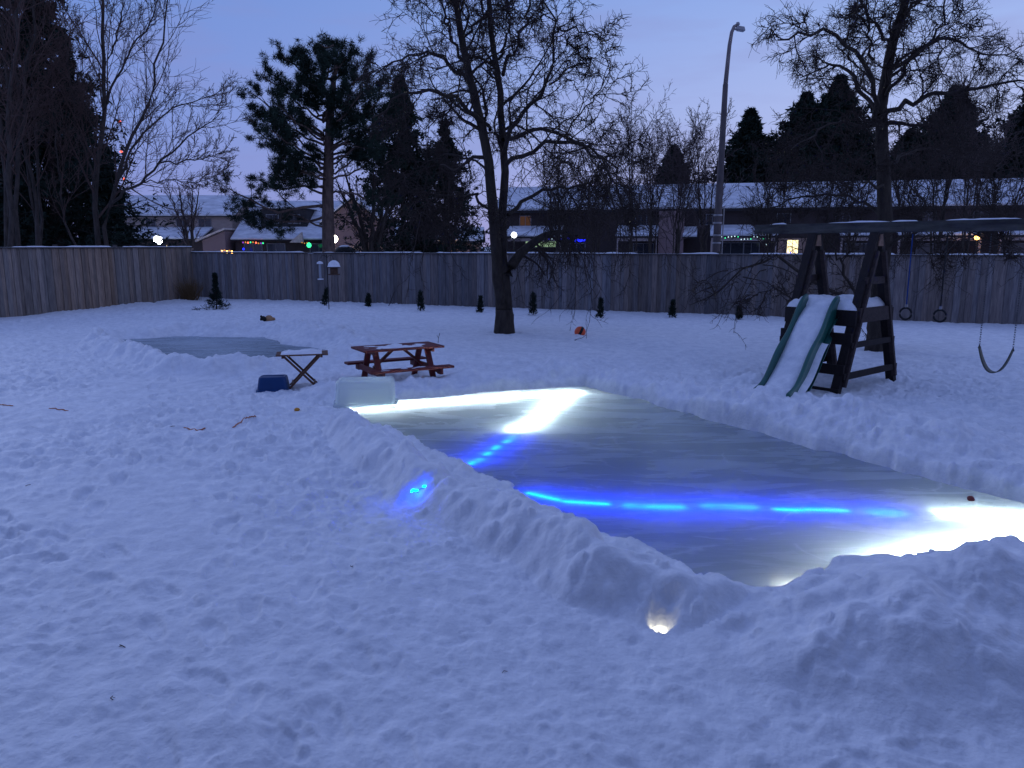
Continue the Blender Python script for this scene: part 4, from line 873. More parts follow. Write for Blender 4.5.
# ------------------------------------------------------------------ picnic table
def picnic():
    c = np.array((-1.66, 11.12)); z0 = gz(*c) - .03; root = empty('picnic_table', (c[0], c[1], z0), R(30), "small dark red children's picnic table dusted with snow", 'picnic table')
    tz = .53; bz = .27; wv = M['red_wood']
    for k in range(4): m = MB(); m.box((0, -.225 + k * .15, tz), (1.22, .138, .03)); m.build('top_plank', wv, root, bevel=.004)
    for sy in (-1, 1):
        for k in range(2 if sy < 0 else 1):
            m = MB(); m.box((0, sy * (.50 + k * .0), bz), (1.25, .17, .032)); m.build('bench_seat', wv, root, bevel=.004); break
    for sx in (-1, 1):
        x = sx * .40
        for sy in (-1, 1):
            m = MB(); m.bar((x, sy * .13, tz - .02), (x, sy * .42, -.06), .035, .085, up=(1, 0, 0)); m.build('leg', wv, root, bevel=.003)
        m = MB(); m.box((x + sx * .037, 0, bz - .045), (.034, 1.12, .085)); m.build('cross_rail', wv, root, bevel=.003)
        m = MB(); m.box((x + sx * .037, 0, tz - .04), (.034, .56, .05)); m.build('cross_rail', wv, root, bevel=.003)
        m = MB(); m.bar((x - sx * .02, 0, bz - .02), (sx * .08, 0, tz - .03), .05, .035); m.build('diagonal_brace', wv, root)
        for sy in (-1, 1): m = MB(); m.box((x + sx * .037, sy * .50, bz - .05), (.04, .13, .10)); m.build('bench_bracket', wv, root)
    m = MB()
    def sf(u, v):
        x = -.52 + .98 * u; y = -.24 + .46 * v; e = max(0, float(fbm(np.array([x * 5 + 3]), np.array([y * 7]), 4, 77)[0]) + .25) * min(1, min(u, 1 - u) * 6, min(v, 1 - v) * 6)
        return (x, y, tz + .012 + .035 * e)
    m.grid(sf, 40, 20); m.build('snow_dusting', M['snow'], root, smooth=True)
    m = MB()
    def s2(u, v):
        x = -.50 + .9 * u; y = -.55 + .1 * v; e = max(0, float(fbm(np.array([x * 7 + 1]), np.array([y * 9]), 3, 79)[0]) + .0) * min(1, min(u, 1 - u) * 6, min(v, 1 - v) * 6)
        return (x, y, bz + .012 + .03 * e)
    m.grid(s2, 40, 8); m.build('snow_dusting', M['snow'], root, smooth=True)
picnic()

def side_table():
    c = P(303, 388, .03); z0 = gz(c[0], c[1] + .05) - .01; root = empty('folding_side_table', (c[0], c[1] + .05, z0), R(14), 'small brown folding slatted table with crossed legs and snow on top', 'table')
    tz = .47; t = M['teak']
    for k in range(5): m = MB(); m.box((0, -.165 + k * .082, tz), (.70, .07, .018)); m.build('top_slat', t, root, bevel=.002)
    for sx in (-1, 1): m = MB(); m.box((sx * .26, 0, tz - .025), (.03, .38, .03)); m.build('end_rail', t, root)
    for sy in (-1, 1):
        for sx in (-1, 1):
            m = MB(); y = sy * (.17 if sx > 0 else .145); m.bar((-sx * .24, y, tz - .02), (sx * .22, y, -.03), .026, .042, up=(0, 1, 0)); m.build('leg', t, root)
    for sx in (-1, 1): m = MB(); m.box((sx * .15, 0, .06), (.022, .33, .028)); m.build('stretcher', t, root)
    m = MB(); m.grid(lambda u, v: (-.29 + .56 * u, -.17 + .36 * v, tz + .008 + .034 * min(1, min(u, 1 - u) * 5, min(v, 1 - v) * 5) * (1 + .5 * float(fbm(np.array([u * 5]), np.array([v * 5]), 3, 3)[0]))), 20, 16); m.build('snow_layer', M['snow'], root, smooth=True)
side_table()

def tub(name, label, cat, x, y, z, L_, W_, H_, rz, m_, rimh, taper=.86, ribs=False, solid=.004, tilt=0):
    root = empty(name, (x, y, z), rz, label, cat); root.rotation_euler = (tilt, 0, rz)
    def ring_(l, w, zz, r=.04, n=5):
        p = []
        for cx, cy, a0 in ((l / 2 - r, w / 2 - r, 0), (-l / 2 + r, w / 2 - r, 90), (-l / 2 + r, -w / 2 + r, 180), (l / 2 - r, -w / 2 + r, 270)):
            for k in range(n): a = R(a0 + 90 * k / (n - 1)); p.append((cx + r * math.cos(a), cy + r * math.sin(a), zz))
        return p
    def shell(levels, cap=False):
        m = MB(); v = []; [v.extend(ring_(*q)) for q in levels]; n = 20
        f = [(i * n + k, i * n + (k + 1) % n, (i + 1) * n + (k + 1) % n, (i + 1) * n + k) for i in range(len(levels) - 1) for k in range(n)]
        if cap: f.append(tuple((len(levels) - 1) * n + k for k in range(n)))
        m.add(v, f); return m
    lv = [(L_ * .95, W_ * .93, 0), (L_ * (.95 + taper) / 2, W_ * (.93 + taper) / 2, H_ * .5), (L_ * taper * 1.01, W_ * taper, H_ - .03), (L_ * taper * .97, W_ * taper * .95, H_ - .006), (L_ * taper * .90, W_ * taper * .85, H_), (L_ * taper * .8, W_ * taper * .7, H_ - .012)]
    shell(lv, True).build('tub_body', m_, root, smooth=False, solid=solid)
    shell([(L_ * .952, W_ * .935, rimh), (L_ * 1.02, W_ * 1.03, rimh - .006), (L_ * 1.02, W_ * 1.03, -.01), (L_ * .99, W_ * 1.0, -.012)]).build('rim', m_, root, solid=solid)
    if ribs:
        for sx in (-1, 1):
            m = MB(); m.box((sx * L_ * .40, -W_ * .462, H_ * .45), (.012, .010, H_ * .6)); m.build('rib', m_, root)
        m = MB(); m.tube([(-L_ * .38, -W_ * .445, H_ * .78), (-L_ * .2, -W_ * .455, H_ * .72), (0, -W_ * .457, H_ * .70), (L_ * .2, -W_ * .455, H_ * .72), (L_ * .38, -W_ * .445, H_ * .78)], .006, 6); m.build('rib', m_, root)
        for sx in (-1, 1): m = MB(); m.box((sx * L_ * .50, 0, .05), (.03, .16, .035)); m.build('handle', m_, root)
    return root
p = P(271, 391, .04)
tub('plastic_tub', 'blue plastic tub lying upside down beside the folding table', 'tub', p[0], p[1] + .13, gz(p[0], p[1] + .1) - .01, .43, .30, .20, R(8), M['blue_box'], .03, .84)
tub('storage_bin', 'translucent clear plastic storage bin turned over at the far rink corner', 'storage bin', -1.84, 9.52, .02, .76, .40, .34, R(4), M['frosted'], .05, .90, True, .003)

# ------------------------------------------------------------------ small things on the snow
def blob(name, label, cat, px, py, r, m_, sq=1.0, parts=None, group=None, seed=0, n=12):
    p = G(px, py); root = empty(name, (p[0], p[1], p[2]), R(seed * 40), label, cat, group)
    def sph(c, rr, q, mm, nm, k):
        m = MB()
        def f(u, v):
            a = u * 2 * math.pi; b = v * math.pi; d = np.array((math.sin(b) * math.cos(a), math.sin(b) * math.sin(a), math.cos(b)))
            w = 1 + .12 * math.sin(a * 3 + k) * math.sin(b * 2 + k); return tuple(np.array(c) + d * rr * w * np.array((1, 1, q)))
        m.grid(f, n, 8); m.build(nm, mm, root, smooth=True)
    for c, rr, q, mm, nm in parts or [((0, 0, r * sq * .5), r, sq, m_, 'body')]: sph(c, rr, q, mm, nm, seed)
    return root
p = G(580, 335)
root = empty('toy_ball', (p[0], p[1], p[2] + .07), 0, 'orange ball with a dark stripe half sunk in snow right of the gnarled tree', 'ball')
m = MB(); m.grid(lambda u, v: (.125 * math.sin(v * math.pi) * math.cos(u * 6.2832), .125 * math.sin(v * math.pi) * math.sin(u * 6.2832), .125 * math.cos(v * math.pi)), 20, 12); m.build('shell', M['orange_plastic'], root, smooth=True)
m = MB(); m.grid(lambda u, v: tuple(np.array(((-.03 + .06 * v), .128 * math.cos(u * 6.2832) , .128 * math.sin(u * 6.2832))) @ rot(0, .5, 0).T), 24, 2); m.build('stripe', M['black'], root)
blob('plush_toy', 'tan and black soft toy lying on snow beyond the small ice patch', 'toy', 267, 321, .1, M['tan_toy'], parts=[((.06, 0, .06), .11, .8, M['tan_toy'], 'body'), ((-.10, 0, .06), .085, .9, M['cover'], 'head'), ((.17, -.03, .05), .05, .8, M['tan_toy'], 'foot'), ((-.14, .03, .13), .03, 1, M['cover'], 'ear')], seed=1)
blob('yellow_toy', 'small yellow plastic toy on snow left of the clear bin', 'toy', 297, 414, .035, M['yellow_plastic'], .6, parts=[((0, 0, .02), .035, .6, M['yellow_plastic'], 'body'), ((.04, .01, .02), .02, .6, M['yellow_plastic'], 'knob')], seed=2)
bl = blob('small_ball', 'small dark red ball at the right hand edge of the rink', 'ball', 971, 494, .028, M['red_toy'], .9, seed=3); p = P(971, 498, .02); bl.location = (p[0], p[1], max(.0, gz(p[0], p[1])))
def cord(label, pts, seed):
    g = random.Random(seed); q = [G(*p_) + (0, 0, .012) for p_ in pts]; root = empty('orange_cord', q[0], 0, label, 'cord', 'orange cords lying on the snow'); m = MB()
    pp = []
    for a, b in zip(q[:-1], q[1:]):
        for k in range(6):
            c = a + (b - a) * k / 6 + (g.uniform(-.01, .01), g.uniform(-.015, .015), 0); c[2] = gz(c[0], c[1]) + .004; pp.append(c - q[0])
    m.tube(pp, .007, 6); m.build('strand', M['orange_rope'], root, smooth=True)
cord('orange cord snaking on snow below the blue tub', [(233, 427), (242, 423), (250, 420), (258, 418)], 1)
cord('short orange cord on snow further left of the blue tub', [(184, 427), (192, 429), (201, 430), (206, 429)], 2)
cord('faint orange cord at the left edge of the snow', [(0, 405), (6, 405), (14, 407)], 3)
cord('faint orange cord piece near the left edge of the yard', [(50, 408), (60, 410), (69, 411)], 4)
g = random.Random(9)
for px, py, sz, lb in [(122, 647, 1, 'forked dark twig on the lower left snow'), (113, 699, .8, 'tiny dark twig below the forked twig at lower left'), (352, 567, .8, 'short dark twig on snow left of the glowing pit'), (505, 673, .6, 'tiny dark twig on snow nearest below the long bank'), (28, 486, 1, 'small dark leaf scrap on snow by the left edge of the photo'), (172, 428, 1.2, 'dark scrap on snow near the orange cords')]:
    p = G(px, py); root = empty('dead_twig', p, g.uniform(0, 6), lb, 'twig', 'tiny dark twigs on the snow'); m = MB()
    l = .022 * sz; m.tube([(-l, 0, .004), (0, g.uniform(-.01, .01), .007), (l, g.uniform(-.01, .01), .005)], .0024 * sz, 5); m.tube([(0, 0, .007), (l * .4, l * .5, .008)], .0016 * sz, 4); m.build('stem', M['dead_leaf'], root)

# bird feeders by the back fence
p = G(329, 309)
root = empty('feeder_pole', (p[0], p[1], p[2] - .1), 0, 'thin dark pole with two hooks standing before the back fence', 'pole')
m = MB(); m.tube([(0, 0, 0), (0, 0, 1.2), (0, 0, 1.78)], .014, 6); m.build('shaft', M['black'], root)
for sx in (-1, 1):
    m = MB(); m.tube([(0, 0, 1.68), (sx * .08, 0, 1.76), (sx * .17, 0, 1.74), (sx * .19, 0, 1.66)], .008, 6); m.build('hook', M['black'], root)
z0 = p[2] - .1
root = empty('bird_feeder', (p[0] + .21, p[1] - .02, z0 + 1.16), R(10), 'small wooden bird feeder house with a thick cap of snow', 'bird feeder')
m = MB(); m.box((0, 0, .02), (.34, .26, .03)); m.build('tray', M['feeder'], root)
m = MB(); m.box((0, 0, .13), (.22, .16, .18)); m.build('seed_box', M['feeder'], root)
m = MB(); m.add([(-.18, -.16, .22), (.18, -.16, .22), (.18, .16, .22), (-.18, .16, .22), (-.18, 0, .32), (.18, 0, .32)], [(0, 1, 5, 4), (2, 3, 4, 5), (0, 4, 3), (1, 2, 5), (0, 3, 2, 1)]); rf = m.build('roof', M['feeder'], root)
m = MB(); m.grid(lambda u, v: (-.19 + .38 * u, -.17 + .34 * v, .25 + .20 * max(0, math.sin(math.pi * u) * math.sin(math.pi * v)) ** .45), 14, 12); m.build('snow_cap', M['snow'], rf, smooth=True)
m = MB(); m.tube([(0, 0, .30), (0, 0, .52)], .004, 4); m.build('hanger', M['black'], root)
root = empty('tube_feeder', (p[0] - .22, p[1], z0 + 1.02), 0, 'slim pale tube bird feeder with snow on its lid and tray', 'bird feeder')
m = MB(); m.lathe([(.04, .03), (.04, .48)], n=10); m.build('tube', M['clear_tube'], root)
m = MB(); m.lathe([(.09, 0), (.10, .025), (.04, .035)], n=12); m.build('tray', M['snow_far'], root)
m = MB(); m.lathe([(.10, .48), (.09, .53), (.02, .56)], n=12); m.build('lid', M['snow_far'], root)
m = MB(); m.tube([(0, 0, .55), (0, 0, .66)], .003, 4); m.build('hanger', M['black'], root)
# dry grass clump in the fence corner and a leaning stick
def clump(px, py, h, n, label, seed):
    p = G(px, py); g = np.random.default_rng(seed); root = empty('dry_grass_clump', p - (0, 0, .05), 0, label, 'plant'); w = Wood(seed)
    st = p[None] + g.normal(0, .13, (n, 3)) * (1, .4, 0); d = g.normal(0, .28, (n, 3)); d[:, 2] = 1
    w.grow(st - (0, 0, .05), d, g.uniform(.6, 1, n) * h, np.full(n, .008), 7, .05, (0, 0, -.02), .3)
    w.build(root, M['dry_grass'], M['dry_grass'], names=('stem', 'blades'))
clump(190, 300, .95, 260, 'dry brown ornamental grass clump in the fence corner', 5)
p = G(388, 306); root = empty('leaning_stick', p - (0, 0, .05), 0, 'thin stick leaning out of the snow before the back fence', 'stick'); m = MB(); m.tube([(0, 0, 0), (.12, 0, .24), (.22, 0, .5)], .012, 5); m.tube([(.12, 0, .24), (.08, 0, .40)], .007, 4); m.build('stem', M['bark'], root)
p = G(386, 345); root = empty('dry_weed', p, 0, 'tiny dry weed stem poking from the snow behind the picnic table', 'plant'); p = G(438, 344); root.location = p
m = MB(); m.tube([(0, 0, -.03), (.01, 0, .10), (.04, 0, .20)], .005, 4); m.tube([(.01, 0, .1), (-.02, 0, .16)], .004, 4); m.build('stem', M['bark'], root)

# lamps melting through the near bank
p = P(420, 489, .10)
def melt_lamp(px, py, z, label, mled, n, rad, seed, size=.012):
    p = P(px, py, z); g = random.Random(seed); zz = gz(p[0], p[1]); root = empty('buried_rope_light', (p[0], p[1], zz), 0, label, 'rope light', 'rope lights frozen around the rink')
    cb = MB(); a = np.linspace(-.3 if n > 3 else 2.2, math.pi * 1.45, 20); cb.tube(np.stack([rad * np.cos(a), rad * .9 * np.sin(a), .02 + .02 * np.sin(a * 2)], 1), .006, 6); cb.build('cord', M['wire'], root)
    for k in range(n):
        t = -.3 + (math.pi * 1.45 + .3) * (k + .5) / n; b = MB(); c = np.array((rad * math.cos(t), rad * .9 * math.sin(t), .022 + .02 * math.sin(t * 2))); d = np.array((-math.sin(t), math.cos(t), 0)) * .02
        b.bar(c - d, c + d, size, size); b.build('led_segment', mled, root)
melt_lamp(421, 496, .10, 'blue glowing coil of rope light in a hollow of the left bank', M['led_blue_s'], 5, .070, 1)
melt_lamp(661, 611, .12, 'warm white rope light end glowing in a hollow of the near bank', M['led_warm_s'], 2, .014, 2, .020)

# ------------------------------------------------------------------ street lamp
def street_lamp():
    Y = 26; b = Q(716, 250, Y); t = Q(735, 25, Y); x0 = b[0]; H_ = t[2]; root = empty('street_lamp', (x0, Y, 0), 0, 'tall curved concrete street lamp pole beyond the fence', 'street lamp'); dx = t[0] - x0
    zc = H_ * .80; q = .30
    m = MB(); m.tube([(0, 0, 0), (.02, 0, 3.5), (.06, 0, 7.1)], [.145, .12, .085], 12); m.build('lower_pole', M['concrete_dark'], root, smooth=True)
    m = MB(); m.tube([(.06, 0, 7.09), (.10, 0, H_ - 1.1), (.13, 0, H_ - .60), (.18, 0, H_ - .22), (.25, 0, H_ - .04), (.33, 0, H_)], [.075, .067, .062, .056, .05, .045], 12); m.build('upper_pole', M['concrete'], root, smooth=True)
    m = MB(); m.box((.44, 0, H_ - .10), (.32, .18, .11), ry=.16, taper=.7); m.lathe([(.05, -.03), (.07, .0), (.05, .06)], (.36, 0, H_ + .02), 10); hd = m.build('lamp_head', M['metal'], root)
    m = MB(); m.box((.45, 0, H_ - .170), (.22, .13, .03), ry=.16); m.build('lens', M['clear_tube'], hd)
    for z in (2.1, 2.35, 2.75, 3.0): m = MB(); m.lathe([(.132, 0), (.146, .01), (.146, .05), (.132, .06)], (0.01, 0, z - .03), 14); m.build('steel_band', M['metal'], root)
    m = MB(); m.tube([(.2, .02, 1.6), (.21, .02, 3.3)], .02, 6); m.build('conduit', M['metal'], root)
street_lamp()

# ------------------------------------------------------------------ houses beyond the fence
def window(parent, x, z, w, h, y=0, glass='glass_dark', trim='white_trim', mull=True):
    m = MB()
    for a, b in (((x - w / 2, z), (.05, h + .1)), ((x + w / 2, z), (.05, h + .1))): m.box((a[0], y - .03, a[1]), (b[0], .06, b[1]))
    for zz in (z - h / 2, z + h / 2): m.box((x, y - .032, zz), (w - .05, .062, .05))
    if mull: m.box((x, y - .028, z), (.04, .05, h - .05))
    fr = m.build('window', M[trim], parent); m = MB(); m.box((x, y - .008, z), (w, .012, h)); m.build('pane', M[glass], fr)
def slab(m, a, b, c, d, t=.12):
    """roof sheet from four corners with thickness t"""
    q = [np.array(p, float) for p in (a, b, c, d)]; n = np.cross(q[1] - q[0], q[3] - q[0]); n = n / np.linalg.norm(n) * t
    if n[2] < 0: n = -n
    m.add([*q, *[p + n for p in q]], [(0, 3, 2, 1), (4, 5, 6, 7), (0, 1, 5, 4), (1, 2, 6, 5), (2, 3, 7, 6), (3, 0, 4, 7)])
def gable(root, x0, x1, y0, y1, z0, ze, zr, wallm, axis='x', over=.4, snow=True, snowt=.14):
    m = MB(); m.box(((x0 + x1) / 2, (y0 + y1) / 2, (z0 + ze) / 2), (x1 - x0, y1 - y0, ze - z0))
    if axis == 'x':
        ym = (y0 + y1) / 2; m.add([(x0, y0, ze), (x0, y1, ze), (x0, ym, zr), (x1, y0, ze), (x1, y1, ze), (x1, ym, zr)], [(0, 2, 1), (3, 4, 5), (0, 3, 5, 2), (1, 2, 5, 4)])
    else:
        xm = (x0 + x1) / 2; m.add([(x0, y0, ze), (x1, y0, ze), (xm, y0, zr), (x0, y1, ze), (x1, y1, ze), (xm, y1, zr)], [(0, 1, 2), (4, 3, 5), (0, 2, 5, 3), (1, 4, 5, 2)])
    m.build('wall', wallm, root); sl = (zr - ze) / ((y1 - y0) / 2 if axis == 'x' else (x1 - x0) / 2)
    rm = MB(); sm = MB()
    for mm, t, dz in ((rm, .10, .004), (sm, snowt, .110)):
        if axis == 'x':
            ym = (y0 + y1) / 2
            for ys in (y0 - over, y1 + over): slab(mm, (x0 - over, ys, ze - over * sl + dz), (x1 + over, ys, ze - over * sl + dz), (x1 + over, ym, zr + dz), (x0 - over, ym, zr + dz), t)
        else:
            xm = (x0 + x1) / 2
            for xs in (x0 - over, x1 + over): slab(mm, (xs, y0 - over, ze - over * sl + dz), (xs, y1 + over, ze - over * sl + dz), (xm, y1 + over, zr + dz), (xm, y0 - over, zr + dz), t)
    r = rm.build('roof', M['shingle'], root)
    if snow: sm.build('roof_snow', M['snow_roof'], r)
    return r
def shed_roof(root, x0, x1, y0, y1, zl, zh, name='porch_roof', snow=True):
    m = MB(); slab(m, (x0, y0, zl), (x1, y0, zl), (x1, y1, zh), (x0, y1, zh), .1); r = m.build(name, M['shingle'], root)
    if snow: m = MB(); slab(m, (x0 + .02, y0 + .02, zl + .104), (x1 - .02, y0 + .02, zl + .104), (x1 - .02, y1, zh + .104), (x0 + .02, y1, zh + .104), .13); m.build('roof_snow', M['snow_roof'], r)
    return r
# long dark row house on the right
A0 = Q(498, 246, 66); A1 = Q(1150, 246, 55); A0[2] = A1[2] = 0; hd = math.atan2(A1[1] - A0[1], A1[0] - A0[0]); Lr = float(np.linalg.norm(A1 - A0))
row = empty('row_house', A0, hd, 'long dark two storey row house with snowy roof beyond the right fence', 'house')
def RX(px):   # position along the front wall for a picture column
    u = (px - 512) / 770 / _c * .995; ca, sa = math.cos(hd), math.sin(hd)
    return (u * A0[1] - A0[0]) / (ca - u * sa)
gable(row, 0, Lr, 0, 9, 0, 4.95, 6.9, M['brick_dark'])
m = MB(); m.box((Lr / 2, -.36, 4.80), (Lr + .7, .06, .22)); m.build('fascia', M['shingle'], row)
for px, w, gl in ((525, .95, 'e_window_dim'), (553, .95, 'glass_dark'), (637, .9, 'glass_dark'), (700, 1.0, 'glass_dark'), (775, 1.0, 'glass_dark'), (832, 1.0, 'glass_dark'), (915, 1.0, 'glass_dark'), (965, 1.0, 'glass_dark'), (1020, 1.2, 'glass_dark'), (1065, 1.2, 'glass_dark')):
    window(row, RX(px), 4.05, w, .8, 0, gl)
for a, b in ((510, 565), (615, 655), (704, 768), (826, 862), (880, 960), (975, 1035)):
    x0, x1 = RX(a), RX(b); shed_roof(row, x0, x1, -2.2, 0, 2.65, 3.42)
    m = MB(); m.box(((x0 + x1) / 2, -2.0, 2.50), (x1 - x0 - .2, .12, .24)); m.build('porch_beam', M['siding'], row)
    for x in (x0 + .15, x1 - .15): m = MB(); m.box((x, -2.0, 1.2), (.14, .14, 2.36)); m.build('porch_post', M['siding'], row)
x0, x1 = RX(655), RX(679); m = MB(); m.box(((x0 + x1) / 2, -.6, 2.35), (x1 - x0, 1.2, 4.7)); m.build('front_bay', M['brick_pink'], row)
x0, x1 = RX(678), RX(692); shed_roof(row, x0, x1, -1.6, 0, 2.6, 3.3)
x0, x1 = RX(771), RX(800); m = MB(); m.box(((x0 + x1) / 2, -.03, 1.35), (x1 - x0, .055, 2.5)); m.build('porch_wall', M['brick_tan'], row)
window(row, RX(785), 1.95, .85, 1.05, -.07, 'e_window', mull=True)
for a, gl, w, h in ((540, 'e_window_green', 2.6, .5), (575, 'glass_dark', 1.4, 1.2), (640, 'glass_dark', 1.6, 1.2), (725, 'glass_dark', 2, 1.3), (745, 'glass_dark', 1.2, 1.3), (850, 'glass_dark', 2, 1.2), (920, 'glass_dark', 2, 1.2), (1000, 'glass_dark', 2, 1.2)):
    window(row, RX(a), 2.15 if gl != 'glass_dark' else 1.6, w, h, -.004, gl)
def wp(x, y, z): ca, sa = math.cos(hd), math.sin(hd); return A0 + np.array((x * ca - y * sa, x * sa + y * ca, z))

# beige house at the left
def HX(px, Y): return Q(px, 246, Y)[0] * .995
Yb = 72; bx = HX(188, Yb); root = empty('beige_house', (bx, Yb, 0), 0, 'beige two storey house with snowy roofs seen left of the pine', 'house')
X0, X1 = HX(138, Yb) - bx, HX(232, Yb) - bx
gable(root, X0 - 4, X1, 0, 9, 0, 4.75, 6.6, M['siding'])
for px, w in ((151, .9), (183, 1.15), (205, 1.15)): window(root, HX(px, Yb) - bx, 4.05, w, .8)
shed_roof(root, X0 - 4, HX(213, Yb) - bx, -3.2, 0, 2.5, 3.5, 'lower_roof')
m = MB(); m.box((X0 / 2 + X1 / 2 - 2, -1.6, 1.24), (X1 - X0 + 3.4, 2.6, 2.4)); m.build('ground_floor', M['brick_dark'], root)
x2 = HX(213, Yb) - bx; x3 = HX(236, Yb) - bx
m = MB(); m.add([(x2 + .1, -3.0, 0), (x3, -3.0, 0), (x3, -3.0, 3.3), (x2 + .1, -3.0, 2.5), (x2 + .1, -.01, 0), (x3, -.01, 0), (x3, -.01, 3.3), (x2 + .1, -.01, 2.5)], [(0, 1, 2, 3), (7, 6, 5, 4), (3, 2, 6, 7), (1, 5, 6, 2), (0, 3, 7, 4)]); m.build('side_wing', M['brick_pink'], root)
m = MB(); slab(m, (x2 - .4, -3.3, 2.35), (x3 + .1, -3.3, 3.42), (x3 + .1, 0, 3.42), (x2 - .4, 0, 2.35), .16); m.build('wing_roof', M['trim'], root)
# middle house with dormer
Ym = 70; bx = HX(285, Ym); root = empty('snow_roofed_house', (bx, Ym, 0), 0, 'low house with steep snowy roof and dark dormer behind the pine', 'house')
X0, X1 = HX(234, Ym) - bx, HX(345, Ym) - bx
m = MB(); m.box(((X0 + X1) / 2, 3.5, 1.3), (X1 - X0, 7, 2.6)); m.build('wall', M['brick_dark'], root)
shed_roof(root, X0 - .2, X1 + .2, -.6, 6.5, 2.45, 6.1, 'main_roof')
x0, x1 = HX(256, Ym) - bx, HX(303, Ym) - bx
m = MB(); m.box(((x0 + x1) / 2, 3.2, 4.35), (x1 - x0, 3.6, 1.9)); dm = m.build('dormer', M['shingle'], root)
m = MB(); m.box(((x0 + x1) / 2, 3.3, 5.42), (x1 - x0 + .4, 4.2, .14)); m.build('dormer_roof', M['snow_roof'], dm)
for px in (268, 290): window(root, HX(px, Ym) - bx, 4.4, 1.1, .8, 1.39)
for px in (252, 275, 318): window(root, HX(px, Ym) - bx, 1.55, 1.6, 1.3, 0)
x0 = HX(304, Ym) - bx; m = MB(); m.add([(x0 - 1.1, -1.0, 2.3), (x0, -1.0, 3.2), (x0 + .1, -1.0, 2.3), (x0 - 1.1, -.61, 2.3), (x0, -.61, 3.2), (x0 + .1, -.61, 2.3)], [(0, 2, 1), (3, 4, 5), (0, 1, 4, 3), (1, 2, 5, 4), (0, 3, 5, 2)]); m.build('porch_gable', M['trim'], root)
# pinkish gable end
Yg = 64; bx = HX(355, Yg); root = empty('brick_house', (bx, Yg, 0), 0, 'pinkish brick gable end lit by a globe lamp right of the pine trunk', 'house')
X0, X1 = HX(334, Yg) - bx, HX(382, Yg) - bx
gable(root, X0 - .8, X1, 0, 10, 0, 3.9, 5.7, M['brick_pink'], axis='y', over=.3)
m = MB(); m.box(((X0 + X1) / 2 - .4, -.035, 1.0), (X1 - X0 + .7, .06, 2.0)); m.build('lamplight_panel', M['brick_tan'], root)  # tan panel carries the lamplight on the lower brickwork in its colour
# low outbuilding left of the gnarled tree
Yo = 58; bx = HX(430, Yo); root = empty('low_tan_house', (bx, Yo, 0), 0, 'low tan house wall behind bare trees with an orange wall lamp', 'house')
gable(root, -2.6, 3.6, 0, 5, 0, 2.35, 3.2, M['brick_tan'], over=.3); window(root, -.6, 1.6, 1.2, .9)

# ------------------------------------------------------------------ lamps and festive lights
def globe(px, py, Y, label, m_, r=.17, pole=True, watt=60, colr=(1, .9, .78), name='globe_lamp'):
    p = Q(px, py, Y); root = empty(name, (p[0], Y, 0 if pole else p[2]), 0, label, 'lamp')
    z = p[2] if pole else 0
    m = MB(); m.lathe([(r * .3, -r * .95), (r * .8, -r * .6), (r, 0), (r * .8, r * .6), (r * .3, r * .95)], (0, 0, z), 14); m.build('globe', m_, root, smooth=True)
    m = MB(); (m.lathe([(.05, 0), (.045, z - r)], n=8) if pole else m.box((0, .10, r * .9), (r * .8, .2, .06))); m.build('post' if pole else 'bracket', M['black'], root)
    if watt:
        ld = bpy.data.lights.new('bulb_light', 'POINT'); ld.energy = watt; ld.color = colr; ld.shadow_soft_size = r; lo = bpy.data.objects.new('bulb_light', ld); col.objects.link(lo); lo.parent = root; lo.location = (0, -r * 1.6 - .05, z)
globe(158, 240, 64, 'bright cool white globe lamp before the beige house', M['e_globe'], .36, watt=90, colr=(.85, .93, 1))
globe(334, 239, 60, 'bright warm globe lamp beside the pine trunk', M['e_white'], .30, watt=110)
globe(514, 235, 55, 'small cool globe lamp right of the gnarled trunk', M['e_globe'], .20, watt=20, colr=(.85, .93, 1))
globe(447.5, 241, 57.7, 'orange wall lamp on the low tan house', M['e_warm'], .13, False, 20, (1, .55, .2), 'wall_lamp')
globe(977, 237.5, 55, 'orange lamp between the ring ropes and the swing', M['e_warm'], .17, watt=25, colr=(1, .6, .25))
globe(820, 237, 58, 'tiny dim orange lamp between the two A frames', M['e_amber'], .06, watt=0)
globe(66, 243, 60, 'small greenish white lamp behind the left spruces', M['e_window_green'], .16, watt=0)
globe(80, 243, 60, 'tiny warm lamp behind the left spruces', M['e_window'], .08, watt=0)
globe(166, 246, 66, 'tiny porch lamp right of the cool white globe', M['e_window'], .08, watt=0)
def bulbs(name, label, cat, spots, Y, mats_, r, seed=0, group='festive lights on the far houses'):
    g = random.Random(seed); p0 = Q(*spots[0], Y); root = empty(name, p0, 0, label, cat, group); pts = []
    for k, s_ in enumerate(spots):
        p = Q(s_[0], s_[1], Y) - p0; pts.append(p); b = MB(); b.lathe([(r * .5, -r), (r, -r * .3), (r * .8, r * .5), (r * .2, r)], tuple(p), 6); b.build('bulb', M[mats_[k % len(mats_)]], root)
    if len(pts) > 1: m = MB(); m.tube([p + (0, .03, .02) for p in pts], .012, 4); m.build('cord', M['black'], root)
g = random.Random(4)
bulbs('string_lights', 'multicoloured string lights under the eave of the snow roofed house', 'string lights', [(x, 242.6 + g.uniform(-.5, .8)) for x in (243, 245.5, 248, 250.5, 253, 256, 258.5, 261, 263)], 69, ['e_purple', 'e_amber', 'e_red', 'e_green', 'e_amber', 'e_red', 'e_amber', 'e_purple', 'e_green'], .07)
bulbs('string_lights', 'small vertical cluster of blue festive bulbs beside a door', 'string lights', [(243.5, 249), (244, 251), (243.6, 253)], 69, ['e_blue'], .10)
bulbs('string_lights', 'short amber string right of the multicoloured lights', 'string lights', [(302, 242.5), (304.5, 243.2), (307, 242.8)], 69, ['e_amber'], .05)
